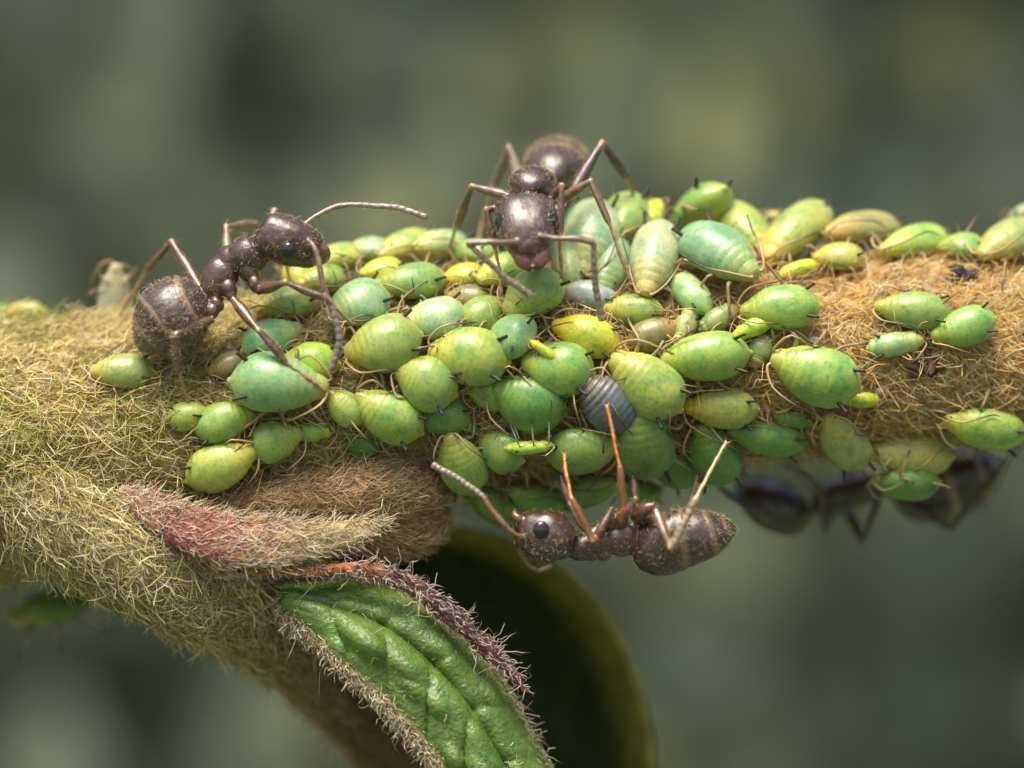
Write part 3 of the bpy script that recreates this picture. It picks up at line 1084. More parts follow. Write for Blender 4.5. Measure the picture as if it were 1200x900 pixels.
A(350, 322, 48, 34, 100, 'Y', 'yellow aphid seen between the side-view ant\'s chin and front thigh', y=-0.6)
A(552, 350, 50, 32, 175, 'o', 'brownish aphid in the gap behind the facing ant\'s folded antenna tip')
# lower, shaded rows
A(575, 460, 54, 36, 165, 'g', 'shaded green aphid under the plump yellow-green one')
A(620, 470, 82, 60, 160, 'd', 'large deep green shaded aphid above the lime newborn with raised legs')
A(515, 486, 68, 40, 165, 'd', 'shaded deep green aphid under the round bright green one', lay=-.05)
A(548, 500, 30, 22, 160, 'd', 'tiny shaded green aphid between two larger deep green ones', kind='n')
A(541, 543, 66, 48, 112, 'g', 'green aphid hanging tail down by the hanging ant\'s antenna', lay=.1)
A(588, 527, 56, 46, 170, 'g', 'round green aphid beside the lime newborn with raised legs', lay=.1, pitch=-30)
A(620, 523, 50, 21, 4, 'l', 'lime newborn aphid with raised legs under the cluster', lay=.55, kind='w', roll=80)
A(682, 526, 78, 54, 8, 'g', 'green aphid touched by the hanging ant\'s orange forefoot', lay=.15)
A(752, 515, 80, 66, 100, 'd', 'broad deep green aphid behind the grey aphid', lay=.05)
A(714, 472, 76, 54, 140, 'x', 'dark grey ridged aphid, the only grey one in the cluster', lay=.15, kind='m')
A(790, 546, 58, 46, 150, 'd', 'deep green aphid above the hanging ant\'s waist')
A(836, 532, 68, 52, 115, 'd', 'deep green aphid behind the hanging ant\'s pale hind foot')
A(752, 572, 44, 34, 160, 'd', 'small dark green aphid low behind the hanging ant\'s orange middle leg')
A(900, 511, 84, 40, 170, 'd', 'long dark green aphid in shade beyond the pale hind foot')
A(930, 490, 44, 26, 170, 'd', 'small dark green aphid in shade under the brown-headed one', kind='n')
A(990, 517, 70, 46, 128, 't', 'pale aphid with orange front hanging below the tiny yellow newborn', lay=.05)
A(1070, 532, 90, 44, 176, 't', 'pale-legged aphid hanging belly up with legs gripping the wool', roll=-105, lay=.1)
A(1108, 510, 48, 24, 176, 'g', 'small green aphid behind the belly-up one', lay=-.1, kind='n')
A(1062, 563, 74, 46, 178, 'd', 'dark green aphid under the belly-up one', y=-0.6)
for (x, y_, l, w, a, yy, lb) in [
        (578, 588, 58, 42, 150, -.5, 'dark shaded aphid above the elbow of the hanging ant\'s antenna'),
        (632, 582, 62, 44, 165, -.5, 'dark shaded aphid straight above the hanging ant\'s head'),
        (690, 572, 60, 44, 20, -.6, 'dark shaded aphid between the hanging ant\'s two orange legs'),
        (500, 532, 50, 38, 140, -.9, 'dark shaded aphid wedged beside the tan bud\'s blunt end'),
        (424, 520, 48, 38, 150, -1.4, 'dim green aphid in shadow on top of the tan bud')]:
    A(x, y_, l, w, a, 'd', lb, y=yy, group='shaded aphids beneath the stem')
A(62, 710, 90, 50, 200, 'd', 'blurred dark green aphid hanging beneath the olive-woolled leaf stalk', y=1.5, roll=180)


# ------------------------------------------------------------------ ants
BODY = (0.054, 0.026, 0.013)
BODY2 = (0.085, 0.036, 0.015)
LEGC = (0.13, 0.058, 0.024)
KNEE = (0.42, 0.22, 0.11)
JAW = (0.30, 0.085, 0.02)
FEEL = (0.24, 0.15, 0.10)
FEEL2 = (0.30, 0.22, 0.17)


def ant_leg(pp, pts, cf=LEGC, ck=KNEE, ct=KNEE, s=1.12):
    """pts: hip, knee, shin end, (foot joints...), toe  as (px, py, y)"""
    Q = [P(*p) for p in pts]
    hip, knee, shin = Q[0], Q[1], Q[2]
    c = lambda a, b, t: a.lerp(b, t)
    pp.tube([hip, c(hip, knee, .12), c(hip, knee, .35), c(hip, knee, .6), c(hip, knee, .88), knee],
            [.05 * s, .058 * s, .08 * s, .074 * s, .05 * s, .042 * s], [cf, cf, cf, cf, cf, ck], sides=10, sub=4)
    pp.tube([c(hip, knee, .97), knee, c(knee, shin, .12), c(knee, shin, .45), c(knee, shin, .85), shin],
            [.034 * s, .048 * s, .042 * s, .058 * s, .054 * s, .038 * s], [ck, ck, cf, cf, cf, ck], sides=10, sub=4)
    # shin spur and the foot's small joints
    T = [shin] + Q[3:]
    pts2, rr = [], []
    tot = len(T) - 1
    for i in range(tot):
        for t in (0, .3, .45, .62, .9):
            pts2.append(c(T[i], T[i + 1], t))
            rr.append({0: .030, .3: .026, .45: .030, .62: .024, .9: .029}[t] * s)
    pts2.append(T[-1])
    rr.append(.022 * s)
    pp.tube(pts2, rr, ct, sides=8, sub=2)
    d = (T[-1] - T[-2]).normalized()
    sidev = d.cross(Vector((0, 1, 0.2))).normalized()
    for k in (-1, 1):
        pp.tube([T[-1] - d * .02, T[-1] + d * .03 + sidev * k * .03, T[-1] + d * .065 + sidev * k * .035], [.018 * s, .014 * s, .008 * s], ct, sides=6, sub=2)


def feeler(pp, pts, s=1.12, cs=FEEL, cf=FEEL2):
    """pts: socket, (bend), elbow, ..., tip: a scape and a beaded whip"""
    Q = [P(*p) for p in pts[0]]
    W = [P(*p) for p in pts[1]]
    n = len(Q)
    pp.tube(Q, [.034 * s + .014 * s * i / (n - 1) for i in range(n)], cs, sides=8, sub=6)
    wv = catmull(np.array([list(Q[-1])] + [list(w) for w in W]), 12)
    ss = np.r_[0, np.cumsum(np.linalg.norm(np.diff(wv, axis=0), axis=1))]
    k = 11
    pts2, rr = [], []
    for i in range(k):
        for t, m in ((.05, .86), (.3, 1.0), (.75, 1.04), (.97, .86)):
            q = ss[-1] * (i + t) / k
            pts2.append([np.interp(q, ss, wv[:, j]) for j in range(3)])
            rr.append(s * m * (.043 + .011 * i / k))
    pts2.append(list(wv[-1]))
    rr.append(.016 * s)
    pp.tube(pts2, rr, cf, sides=8, sub=1)


def eye(root, c, axis, r, flat=0.55):
    pe = Parts()
    a = Vector(axis).normalized()
    c = Vector(c)
    st_ = [(-1, .02), (-.85, .53), (-.5, .87), (0, 1), (.5, .87), (.85, .53), (1, .02)]
    pe.loft([c + a * r * flat * t for t, q in st_], [r * q for t, q in st_], [r * q * 1.12 for t, q in st_], (0.02, 0.02, 0.02), sides=18, sub=3, up=(0.1, 0.3, 1))
    me = pe.mesh('eye')
    me.materials.append(M['ant_eye'])
    link('eye', me, None, root)


def finish_ant(pp, root, name, setae=2600, region=None, hl=0.085, axis=(-1.2, 0, -.6)):
    me = fused(pp, 'ant_body', rough=0.0022)
    me.materials.append(M['ant'])
    b = link('body', me, None, root)

    def colf(r, n, c):
        k = np.tile(np.array((0.5, 0.4, 0.26)), (c, 1))
        return k * RNG.uniform(0.7, 1.2, (c, 1))
    if setae:
        surface_hairs('setae', me, int(setae * 2.6), root, hl * .85, 0.0031, colf, lay=0.8, along=lambda r: np.tile(np.array(axis), (len(r), 1)), wave=0.06, material=M['ant_hair'], weight=region, segs=2)
        surface_hairs('bristle', me, setae // 4, root, hl * 1.35, 0.0048, colf, lay=0.45, wave=0.05, material=M['ant_hair'], weight=region, segs=2)
    return b


def near(pts):
    """hair density: dense on given (centre, radius, weight), thin elsewhere"""
    C_ = [(np.array(list(P(*c))), r, w) for c, r, w in pts]

    def f(c, n):
        o = np.full(len(c), 0.12)
        for q, r, w in C_:
            o = np.maximum(o, w * np.exp(-(np.linalg.norm(c - q, axis=1) / r) ** 4))
        return o
    return f


def banded(pp, pts, hw, hh, col, seams, up, sides=36, sub=9, sq=2.0):
    """abdomen: plates that overlap, each with a slightly raised hind edge"""
    n = len(pts)
    A_ = catmull(np.c_[np.array([list(p) for p in pts]), hw, hh], sub)
    m = len(A_)
    f = np.ones(m)
    cc = np.tile(np.array(col), (m, 1))
    for i in range(m):
        t = i / (m - 1)
        for s_ in seams:
            if t > s_:
                f[i] -= 0.035
            f[i] += 0.03 * math.exp(-((t - s_ + .012) / .014) ** 2)
            if abs(t - s_ + .01) < .02:
                cc[i] = (0.30, 0.2, 0.1)
    pp.loft(A_[:, :3], A_[:, 3] * f, A_[:, 4] * f, cc, up=up, sides=sides, sub=1, sq=sq)


# ---- ant seen from the side, facing right
def ant_side():
    root = empty('ant', P(250, 380, -1.9))
    root.location = (0, 0, 0)
    tag(root, 'brown ant in side view with one antenna raised, striding over the aphids', 'ant', 'ants tending the aphids')
    pp = Parts()
    y0 = -1.95
    ax = [(246, 349), (240, 352), (230, 356), (214, 364), (197, 377), (181, 391), (170, 402), (164, 409)]
    hh = [9, 20, 33, 45, 47, 37, 22, 4]
    banded(pp, [P(a, b, y0) for a, b in ax], [mm(h) * .95 for h in hh], [mm(h) for h in hh], BODY, (.36, .62, .8), (0.6, 0, 0.8))
    # waist scale
    pp.loft([P(247, 370, y0), P(250, 360, y0), P(253, 349, y0), P(254, 340, y0)], [.05, .11, .12, .03], [.06, .055, .04, .02], BODY2, up=(1, 0, .3), sides=14)
    pp.tube([P(240, 356, y0), P(250, 362, y0), P(256, 352, y0), P(258, 340, y0)], [.06, .075, .08, .1], BODY2)
    # propodeum, mesonotum, pronotum, neck
    pp.loft([P(255, 352, y0), P(253, 342, y0), P(256, 328, y0), P(264, 316, y0), P(272, 308, y0)], [.09, .2, .23, .22, .13], [.09, .22, .28, .27, .16], BODY2, up=(-.8, 0, .5), sides=22)
    pp.loft([P(262, 322, y0), P(268, 311, y0), P(276, 303, y0), P(283, 300, y0)], [.1, .19, .2, .1], [.1, .24, .25, .1], BODY2, up=(-.6, 0, .8), sides=22)
    pp.loft([P(270, 314, y0), P(278, 305, y0), P(290, 299, y0), P(300, 295, y0), P(307, 289, y0), P(311, 284, y0)], [.1, .24, .3, .27, .16, .08], [.1, .26, .31, .29, .17, .08], BODY, up=(-.35, 0, .9), sides=24)
    pp.tube([P(300, 291, y0), P(310, 285, y0), P(320, 280, y0)], [.1, .09, .1], BODY2)
    # chest underside and hip joints
    for (a, b, yy, r) in [(292, 318, -2.02, .17), (299, 333, -2.1, .12), (296, 326, -1.8, .13), (268, 338, -2.08, .13), (270, 346, -2.12, .085), (266, 338, -1.82, .12), (254, 356, -2.05, .11), (249, 364, -2.1, .10), (252, 354, -1.82, .1)]:
        c_ = P(a, b, yy)
        st_ = [(-1, .05), (-.85, .53), (-.5, .87), (0, 1), (.5, .87), (.85, .53), (1, .05)]
        pp.loft([c_ + Vector((.3, 0, -.95)) * r * 1.25 * t for t, q in st_], [r * q for t, q in st_], [r * q for t, q in st_], BODY2, up=(0, 1, 0), sides=14, sub=2)
    # head
    hd = [(303, 270), (307, 272), (314, 275), (326, 279), (340, 284), (354, 289), (366, 294), (374, 297), (379, 299)]
    hh = [16, 24, 27.5, 29, 28.5, 26, 22, 16, 9]
    hw = [.2, .33, .38, .41, .41, .37, .3, .21, .1]
    pp.loft([P(a, b, y0) for a, b in hd], hw, [mm(h) for h in hh], BODY, up=(.28, 0, 1), sides=32, sq=2.6)
    # jaws and brow
    for s_ in (-1, 1):
        pp.loft([P(366, 288, y0 + .1 * s_), P(375, 290, y0 + .13 * s_), P(381, 298, y0 + .1 * s_), P(379, 306, y0 + .03 * s_), P(375, 309, y0)], [.05, .08, .075, .045, .015], [.06, .1, .1, .07, .015], (.2, .07, .022), up=(.7, 0, .7), sides=14)
    pp.loft([P(352, 268, y0), P(362, 274, y0), P(370, 281, y0), P(376, 288, y0)], [.1, .2, .2, .1], [.06, .1, .09, .05], BODY2, up=(.6, 0, .8), sides=18)
    feeler(pp, ([(358, 279, -2.2), (367, 288, -2.36), (373, 305, -2.42), (377, 325, -2.42), (379, 341, -2.4)], [(387, 358, -2.42), (396, 385, -2.42), (397, 405, -2.4), (388, 434, -2.35)]), cf=(.22, .17, .16))
    feeler(pp, ([(358, 262, -1.75), (370, 254, -1.65), (390, 244, -1.6), (408, 240, -1.6)], [(440, 241, -1.6), (472, 245, -1.65), (501, 255, -1.7)]))
    ant_leg(pp, [(301, 342, -2.12), (334, 331, -2.5), (382, 350, -2.5), (413, 379, -2.2)])
    ant_leg(pp, [(271, 347, -2.12), (303, 388, -2.55), (336, 425, -2.55), (360, 443, -2.5), (381, 458, -2.4)])
    ant_leg(pp, [(250, 373, -2.15), (203, 393, -2.5), (211, 438, -2.25), (220, 468, -2.05), (215, 499, -1.9)])
    ant_leg(pp, [(240, 346, -1.75), (201, 283, -1.1), (170, 321, -.7), (151, 350, -.5), (140, 372, -.3)], ck=(.3, .16, .07))
    ant_leg(pp, [(268, 322, -1.75), (265, 266, -1.2), (300, 261, -.6), (322, 300, -.4), (330, 328, -.4)], cf=(.22, .14, .07))
    ant_leg(pp, [(296, 318, -1.75), (322, 246, -1.2), (330, 290, -1.0), (336, 312, -1.0), (341, 335, -1.0)], cf=(.28, .18, .10))
    finish_ant(pp, root, 'side', 4200, near([((200, 378, y0 - .3), .75, 1.0), ((180, 395, y0 - .2), .5, 1.6), ((345, 270, y0 - .2), .5, .4), ((290, 295, y0 - .2), .4, .4)]))
    eye(root, P(338, 293, y0 - .385), (0.05, -1, -.05), mm(8.2))
    eye(root, P(338, 293, y0 + .385), (0.05, 1, -.05), mm(8.2))


ant_side()


# ---- ant facing the camera
def ant_front():
    root = empty('ant', (0, 0, 0))
    tag(root, 'brown ant facing head-on with russet jaws, standing on the crest of aphids', 'ant', 'ants tending the aphids')
    pp = Parts()
    # abdomen, rising behind
    ax = [(642, 218, -.75), (644, 213, -.65), (648, 203, -.4), (652, 194, 0.0), (655, 190, .4), (657, 190, .75), (658, 193, 1.0), (658, 195, 1.15)]
    hr = [8, 20, 34, 40, 39, 29, 15, 3]
    banded(pp, [P(*a) for a in ax], [mm(h) for h in hr], [mm(h) * .82 for h in hr], BODY, (.38, .64, .82), (0, -.3, 1))
    pp.tube([P(637, 226, -1.0), P(641, 222, -.85), P(645, 214, -.6)], [.09, .1, .08], BODY2)
    pp.loft([P(640, 226, -.9), P(641, 218, -.88), P(642, 208, -.85), P(642, 203, -.85)], [.05, .14, .13, .03], [.05, .05, .04, .02], BODY2, up=(0, 1, .2), sides=14)
    # thorax
    pp.loft([P(640, 228, -1.0), P(637, 222, -1.15), P(633, 217, -1.3), P(628, 213, -1.5), P(623, 214, -1.72), P(620, 220, -1.9), P(618, 228, -2.0)],
            [.1, .21, .25, .33, .36, .28, .12], [.1, .19, .21, .24, .25, .2, .1], [BODY2, BODY2, BODY2, BODY, BODY, BODY, BODY], up=(0, -.3, 1), sides=28)
    pp.loft([P(636, 226, -1.2), P(628, 230, -1.5), P(622, 234, -1.8)], [.15, .2, .14], [.15, .22, .15], BODY2, sides=18)
    pp.tube([P(620, 224, -1.9), P(618, 234, -2.05), P(617, 242, -2.15)], [.12, .11, .12], BODY2)
    for (a, b, yy) in [(608, 240, -1.85), (636, 240, -1.85), (604, 232, -1.6), (648, 236, -1.5), (612, 226, -1.3), (656, 230, -1.25)]:
        c_ = P(a, b, yy)
        st_ = [(-1, .05), (-.85, .53), (-.5, .87), (0, 1), (.5, .87), (.85, .53), (1, .05)]
        pp.loft([c_ + Vector((.1, -.1, -1)) * .14 * t for t, q in st_], [.11 * q for t, q in st_], [.11 * q for t, q in st_], BODY2, up=(0, 1, 0), sides=12, sub=2)
    # head: face tipped up towards the camera
    hd = [(616, 234, -2.02), (616, 236, -2.05), (616, 243, -2.12), (617, 256, -2.25), (618, 270, -2.38), (620, 284, -2.46), (622, 297, -2.5), (623, 306, -2.5), (624, 313, -2.48)]
    hw = [24, 31, 35.5, 36, 33.5, 29, 23.5, 18, 8]
    hh = [.08, .2, .29, .33, .33, .29, .22, .14, .05]
    hc = [BODY] * 5 + [(.07, .035, .02), (0.09, .035, .016), (.15, .045, .014), (.15, .045, .014)]
    pp.loft([P(*a) for a in hd], [mm(w) for w in hw], hh, hc, up=(0, -1, 0.3), sides=36, sq=2.4)
    # clypeus, jaws
    pp.loft([P(619, 270, -2.6), P(620, 281, -2.68), P(622, 292, -2.68), P(623, 299, -2.64)], [.05, .14, .2, .12], [.04, .06, .06, .04], (.06, .028, .014), up=(0, -1, .3), sides=18)
    pp.tube([P(617, 242, -2.42), P(618, 256, -2.56), P(619, 270, -2.66)], [.015, .03, .03], BODY)
    for s_ in (-1, 1):
        pp.loft([P(622 + 15 * s_, 286, -2.56), P(623 + 13 * s_, 296, -2.64), P(623 + 9.5 * s_, 306, -2.66), P(624 + 5.5 * s_, 313, -2.66), P(624 + 3 * s_, 318, -2.63)], [.06, .13, .125, .08, .02], [.05, .05, .05, .04, .02],
                [(.09, .033, .014), (.12, .038, .012), (.14, .042, .012), (.10, .03, .01), (.05, .014, .006)], up=(0, -1, .2), sides=14)
        for t in range(4):
            pp.tube([P(624 + (8 - t * 2) * s_, 305 + t * 3, -2.68), P(624 + (3 - t) * s_, 307 + t * 3, -2.7)], [.022, .008], (.05, .014, .006), sides=6, sub=1)
    feeler(pp, ([(607, 282, -2.72), (592, 284, -2.85), (570, 284, -2.9), (547, 285, -2.85)], [(567, 303, -2.8), (594, 325, -2.7), (622, 347, -2.6)]), s=1.15)
    feeler(pp, ([(632, 277, -2.72), (650, 279, -2.85), (675, 280, -2.9), (696, 284, -2.85)], [(696, 312, -2.75), (699, 340, -2.6), (706, 376, -2.45)]), s=1.15)
    D2 = (.07, .038, .02)
    ant_leg(pp, [(606, 242, -1.9), (570, 245, -2.15), (580, 290, -2.15), (586, 318, -2.1), (588, 345, -2.05)], cf=(.13, .06, .03))
    ant_leg(pp, [(604, 232, -1.55), (553, 218, -1.3), (533, 268, -.9), (527, 290, -.6)], cf=(.13, .08, .04))
    ant_leg(pp, [(613, 224, -1.3), (597, 172, -.3), (580, 215, .4), (566, 260, .6), (560, 285, .5)], cf=(.22, .16, .10))
    ant_leg(pp, [(640, 242, -1.9), (658, 217, -2.2), (656, 276, -2.3), (657, 300, -2.25), (658, 325, -2.15)], cf=(.12, .055, .025))
    ant_leg(pp, [(652, 238, -1.5), (692, 212, -1.75), (714, 262, -1.85), (726, 295, -1.85), (738, 328, -1.8)], cf=(.2, .11, .05))
    ant_leg(pp, [(660, 246, -1.3), (705, 167, -.9), (735, 210, -.5), (746, 238, -.2), (752, 258, -.1)], cf=D2, s=1.25)
    finish_ant(pp, root, 'front', 3400, near([((656, 185, .2), .9, 1.2), ((618, 262, -2.5), .55, .8), ((627, 212, -1.6), .5, .8)]), axis=(.2, 0, 1.2))
    eye(root, P(587, 261, -2.46), (-.75, -.65, .12), .13, .45)
    eye(root, P(647, 258, -2.46), (.75, -.65, .12), .13, .45)


ant_front()


# ---- ant hanging upside down
def ant_under():
    root = empty('ant', (0, 0, 0))
    tag(root, 'brown ant hanging upside down with orange forelegs reaching up to the aphids', 'ant', 'ants tending the aphids')
    pp = Parts()
    y0 = -2.15
    ax = [(748, 618), (755, 622), (765, 628), (780, 634), (800, 634), (822, 630), (842, 624), (854, 620), (862, 617)]
    hu = [8, 20, 30, 36, 38, 36, 27, 16, 3]
    hl = [8, 24, 40, 41, 33, 27, 20, 12, 3]
    A_ = catmull(np.c_[np.array([list(P(a, b, y0)) for a, b in ax]), np.array(hu) / S, np.array(hl) / S], 9)
    m = len(A_)
    cc = np.tile(np.array(BODY), (m, 1))
    f = np.ones(m)
    for i in range(m):
        t = i / (m - 1)
        for s_ in (.5, .7, .85):
            f[i] += .025 * math.exp(-((t - s_) / .014) ** 2) - (.02 if t > s_ else 0)
            if abs(t - s_) < .02:
                cc[i] = (.25, .16, .09)
    pp.loft(A_[:, :3], (A_[:, 3] * .5 + A_[:, 4] * .5) * f * .92, A_[:, 3] * f, cc, up=(0, 0, 1), sides=34, sub=1, hl=A_[:, 4] * f)
    pp.tube([P(738, 622, y0), P(748, 616, y0), P(758, 622, y0)], [.12, .11, .12], BODY2)
    pp.loft([P(752, 606, y0), P(752, 616, y0), P(754, 628, y0), P(756, 636, y0)], [.04, .12, .13, .03], [.04, .06, .05, .02], BODY2, up=(1, 0, .1), sides=14)
    # thorax: propodeum .. pronotum
    pp.loft([P(748, 622, y0), P(740, 626, y0), P(728, 628, y0), P(716, 630, y0), P(708, 632, y0)], [.1, .19, .22, .22, .14], [.1, .2, .22, .2, .14], BODY2, up=(0, 0, 1), sides=22, hl=[.12, .3, .33, .28, .16])
    pp.loft([P(718, 632, y0), P(708, 634, y0), P(698, 636, y0), P(690, 638, y0)], [.14, .23, .24, .14], [.12, .2, .2, .12], BODY2, up=(0, 0, 1), sides=22, hl=[.14, .3, .28, .14])
    pp.loft([P(702, 634, y0), P(694, 637, y0), P(684, 640, y0), P(674, 643, y0), P(666, 640, y0)], [.12, .22, .25, .2, .08], [.12, .19, .2, .15, .08], BODY, up=(0, 0, 1), sides=22, hl=[.14, .25, .24, .18, .08])
    pp.tube([P(680, 640, y0), P(668, 640, y0), P(658, 636, y0)], [.12, .09, .11], BODY2)
    for (a, b, yy, r) in [(696, 628, -2.3, .11), (702, 622, -2.28, .1), (716, 610, -2.3, .12), (728, 608, -2.3, .12), (750, 602, -2.3, .13), (700, 622, -2.0, .12), (722, 610, -2.0, .12), (748, 604, -2.0, .12)]:
        c_ = P(a, b, yy)
        st_ = [(-1, .05), (-.85, .53), (-.5, .87), (0, 1), (.5, .87), (.85, .53), (1, .05)]
        pp.loft([c_ + Vector((.2, 0, .98)) * r * 1.3 * t for t, q in st_], [r * q for t, q in st_], [r * q for t, q in st_], BODY2, up=(0, 1, 0), sides=14, sub=2)
    # head
    hd = [(670, 641), (667, 640), (660, 636), (649, 631), (637, 626), (625, 620), (616, 614), (610, 610), (606, 607)]
    hh = [7, 17, 25, 30, 31, 27, 20, 12, 4]
    hw = [.14, .27, .35, .39, .39, .34, .25, .16, .07]
    pp.loft([P(a, b, y0) for a, b in hd], hw, [mm(h) for h in hh], BODY, up=(-.3, 0, 1), sides=32, sq=2.25)
    for s_ in (-1, 1):
        pp.loft([P(616, 612, y0 + .1 * s_), P(608, 609, y0 + .13 * s_), P(603, 602, y0 + .09 * s_), P(605, 595, y0 + .02 * s_)], [.05, .065, .045, .012], [.05, .07, .05, .012], (.2, .065, .02), up=(-.5, 0, .8), sides=12)
    pp.loft([P(616, 622, y0 - .1), P(610, 628, y0 - .1), P(612, 638, y0), P(622, 646, y0)], [.1, .16, .18, .1], [.05, .09, .08, .05], BODY2, up=(-.8, 0, -.5), sides=16)
    OR = (.42, .14, .03)
    feeler(pp, ([(613, 630, -2.42), (602, 625, -2.5), (588, 612, -2.52), (574, 594, -2.5), (567, 583, -2.48)], [(550, 570, -2.45), (530, 557, -2.42), (506, 544, -2.38)]), cs=(.22, .10, .04))
    feeler(pp, ([(616, 636, -1.95), (610, 645, -1.8), (612, 655, -1.6), (620, 664, -1.4)], [(632, 668, -1.2), (645, 664, -1.0)]), s=.8)
    ant_leg(pp, [(704, 628, -2.35), (694, 634, -2.6), (670, 583, -2.62), (664, 558, -2.5), (661, 533, -2.2)], cf=(.26, .09, .03), ck=OR, ct=(.6, .2, .03))
    pp.tube([P(696, 634, -2.5), P(706, 618, -2.5), P(718, 594, -2.45)], [.05, .075, .04], LEGC, sides=10)
    ant_leg(pp, [(726, 614, -2.38), (732, 598, -2.55), (726, 546, -2.6), (719, 512, -2.55), (711, 476, -2.45)], cf=(.24, .09, .03), ck=OR, ct=(.62, .22, .03))
    pp.tube([P(748, 606, -2.35), P(756, 596, -2.5), P(768, 592, -2.55)], [.09, .1, .06], LEGC, sides=10)
    ant_leg(pp, [(766, 592, -2.5), (785, 642, -2.85), (816, 584, -2.8), (832, 552, -2.55), (851, 519, -2.2)], cf=(.2, .09, .04), ck=(.6, .45, .28), ct=(.6, .36, .16))
    pp.tube([P(788, 640, -2.86), P(801, 613, -2.85), P(816, 583, -2.8)], [.053, .062, .046], (.62, .5, .34), sides=10)
    ant_leg(pp, [(690, 625, -2.0), (668, 590, -1.7), (660, 565, -1.6), (655, 545, -1.55)], cf=(.2, .1, .05))
    ant_leg(pp, [(722, 612, -2.0), (745, 585, -1.7), (742, 560, -1.6), (740, 545, -1.6)], cf=(.2, .1, .05))
    ant_leg(pp, [(750, 608, -2.0), (772, 672, -1.75), (800, 610, -1.4), (812, 580, -1.2), (818, 555, -1.1)], cf=(.07, .035, .02), ck=(.1, .05, .03))
    finish_ant(pp, root, 'under', 3600, near([((810, 630, y0 - .2), .75, 1.0), ((845, 625, y0), .5, 1.5), ((640, 640, y0 - .2), .45, .9), ((705, 648, y0 - .1), .5, .8)]), hl=.075, axis=(1.3, 0, -.3))
    eye(root, P(634, 621, y0 - .37), (-.05, -1, .05), mm(9.5))
    eye(root, P(634, 621, y0 + .37), (-.05, 1, .05), mm(9.5))


ant_under()


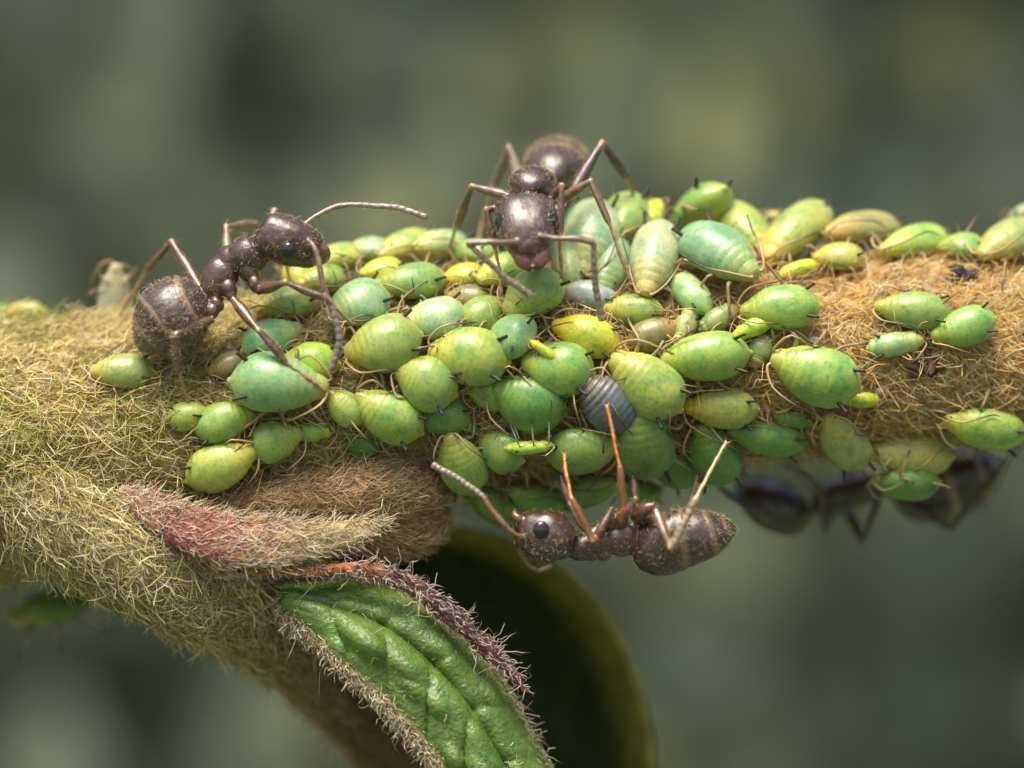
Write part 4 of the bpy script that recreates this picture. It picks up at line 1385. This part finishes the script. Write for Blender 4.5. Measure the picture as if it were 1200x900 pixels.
# ---- ant behind the stem, lower right; shade put into its darkened colours
def ant_behind():
    root = empty('ant', (0, 0, 0))
    tag(root, 'dark blurred ant hanging in shade behind the stem\'s bare end', 'ant', 'ants tending the aphids')
    pp = Parts()
    y0 = 1.9
    D = (.035, .017, .011)
    hd = [(862, 566), (868, 570), (880, 578), (896, 588), (914, 596), (930, 602), (942, 604), (948, 604)]
    hh = [6, 14, 24, 31, 33, 30, 20, 6]
    pp.loft([P(a, b, y0) for a, b in hd], [mm(h) * 1.05 for h in hh], [mm(h) for h in hh], D, up=(.4, 0, 1), sides=28)
    pp.tube([P(940, 600, y0), P(955, 596, y0), P(965, 590, y0)], [.14, .12, .15], D)
    pp.loft([P(952, 592, y0), P(965, 588, y0), P(985, 580, y0), P(1005, 574, y0), P(1025, 570, y0), P(1045, 568, y0)], [.12, .26, .32, .3, .24, .1], [.12, .28, .33, .3, .24, .1], D, up=(0, 0, 1), sides=24)
    pp.tube([P(1035, 568, y0), P(1050, 568, y0), P(1060, 568, y0)], [.12, .1, .14], D)
    ax = [(1048, 572), (1056, 574), (1072, 576), (1095, 572), (1125, 562), (1150, 552), (1168, 545), (1178, 541)]
    hr = [8, 22, 36, 44, 45, 36, 18, 3]
    banded(pp, [P(a, b, y0) for a, b in ax], [mm(h) for h in hr], [mm(h) for h in hr], D, (.5, .7, .85), (0.2, 0, 1))
    L_ = (.06, .032, .02)
    feeler(pp, ([(870, 575, y0 - .3), (860, 582, y0 - .6), (848, 576, y0 - .7), (836, 566, y0 - .7)], [(858, 586, y0 - .8), (885, 602, y0 - .9), (905, 612, y0 - .9)]), cs=L_, cf=(.12, .08, .06))
    feeler(pp, ([(880, 570, y0 + .3), (870, 556, y0 + .3), (865, 545, y0 + .2)], [(880, 540, y0), (900, 535, y0 - .2)]), cs=L_, cf=L_)
    ant_leg(pp, [(968, 596, y0 - .25), (967, 622, y0 - .6), (960, 570, y0 - 1.0), (940, 548, y0 - 1.3), (925, 532, y0 - 1.6)], L_, L_, L_, 1.2)
    ant_leg(pp, [(990, 590, y0 - .25), (1012, 634, y0 - .8), (1036, 570, y0 - 1.8), (1040, 556, y0 - 2.4)], L_, L_, (.3, .12, .04), 1.2)
    ant_leg(pp, [(1040, 574, y0 - .25), (1114, 620, y0 - .7), (1172, 550, y0 - 1.3), (1192, 528, y0 - 1.6), (1204, 510, y0 - 1.8)], L_, L_, L_, 1.2)
    ant_leg(pp, [(968, 590, y0 + .25), (945, 560, y0 + .4), (920, 540, y0 - .2), (905, 528, y0 - .5)], L_, L_, L_, 1.0)
    ant_leg(pp, [(992, 586, y0 + .25), (1002, 560, y0 + .5), (990, 530, y0 - .2), (985, 515, y0 - .5)], L_, L_, L_, 1.0)
    ant_leg(pp, [(1040, 572, y0 + .25), (1100, 600, y0 + .7), (1150, 530, y0), (1160, 500, y0 - .5)], L_, L_, L_, 1.0)
    finish_ant(pp, root, 'behind', 800, None)
    eye(root, P(914, 588, y0 - .44), (0, -1, .1), mm(8))
    eye(root, P(914, 588, y0 + .44), (0, 1, .1), mm(8))


ant_behind()


# ------------------------------------------------------------------ small debris
def scrap(cx, cy, rpx, colr, name, label, cat, seed, y=None, n=5, sz=1.0):
    rnd = random.Random(seed)
    sc_, sr = stem_at(cx)
    dz = (sc_ - cy) / S
    y = -math.sqrt(max(.05, (mm(sr) + .1) ** 2 - dz * dz)) if y is None else y
    c = P(cx, cy, y)
    pp = Parts()
    for k in range(n):
        d = Vector((rnd.gauss(0, 1), rnd.gauss(0, .6), rnd.gauss(0, .7))).normalized()
        o_ = c + Vector((rnd.gauss(0, .5), rnd.gauss(-.1, .2), rnd.gauss(0, .4))) * mm(rpx) * .8
        L_ = mm(rpx) * rnd.uniform(.5, 1.1)
        pp.loft([o_ - d * L_, o_ - d * L_ * .5, o_ + Vector((0, 0, .04)), o_ + d * L_ * .6, o_ + d * L_], [.01, .08 * sz, .11 * sz, .07 * sz, .01], [.01, .05 * sz, .06 * sz, .04 * sz, .01],
                np.array(colr) * rnd.uniform(.7, 1.4), up=(rnd.gauss(0, 1), rnd.gauss(0, 1), 1), sides=10, sub=3)
    me = fused(pp, name, .02)
    o = link(name, me, M['scale'])
    tag(o, label, cat)


scrap(1085, 434, 18, (.10, .045, .035), 'dried_husk', 'shrivelled purple-brown husk caught in wool under the aphid trio', 'husk', 3, n=11, sz=.8)
scrap(1125, 322, 14, (.03, .032, .04), 'black_speck', 'blue-black speck on the wool below the small crest aphid', 'speck', 5, n=8, sz=.8)
scrap(945, 402, 9, (.75, .68, .6), 'cast_skin', 'white scrap of cast skin above the brown-headed aphid', 'cast skin', 8, n=3, sz=.6)
scrap(1032, 458, 8, (.75, .68, .6), 'cast_skin', 'white scrap of cast skin beside the tiny yellow newborn', 'cast skin', 9, n=3, sz=.6)
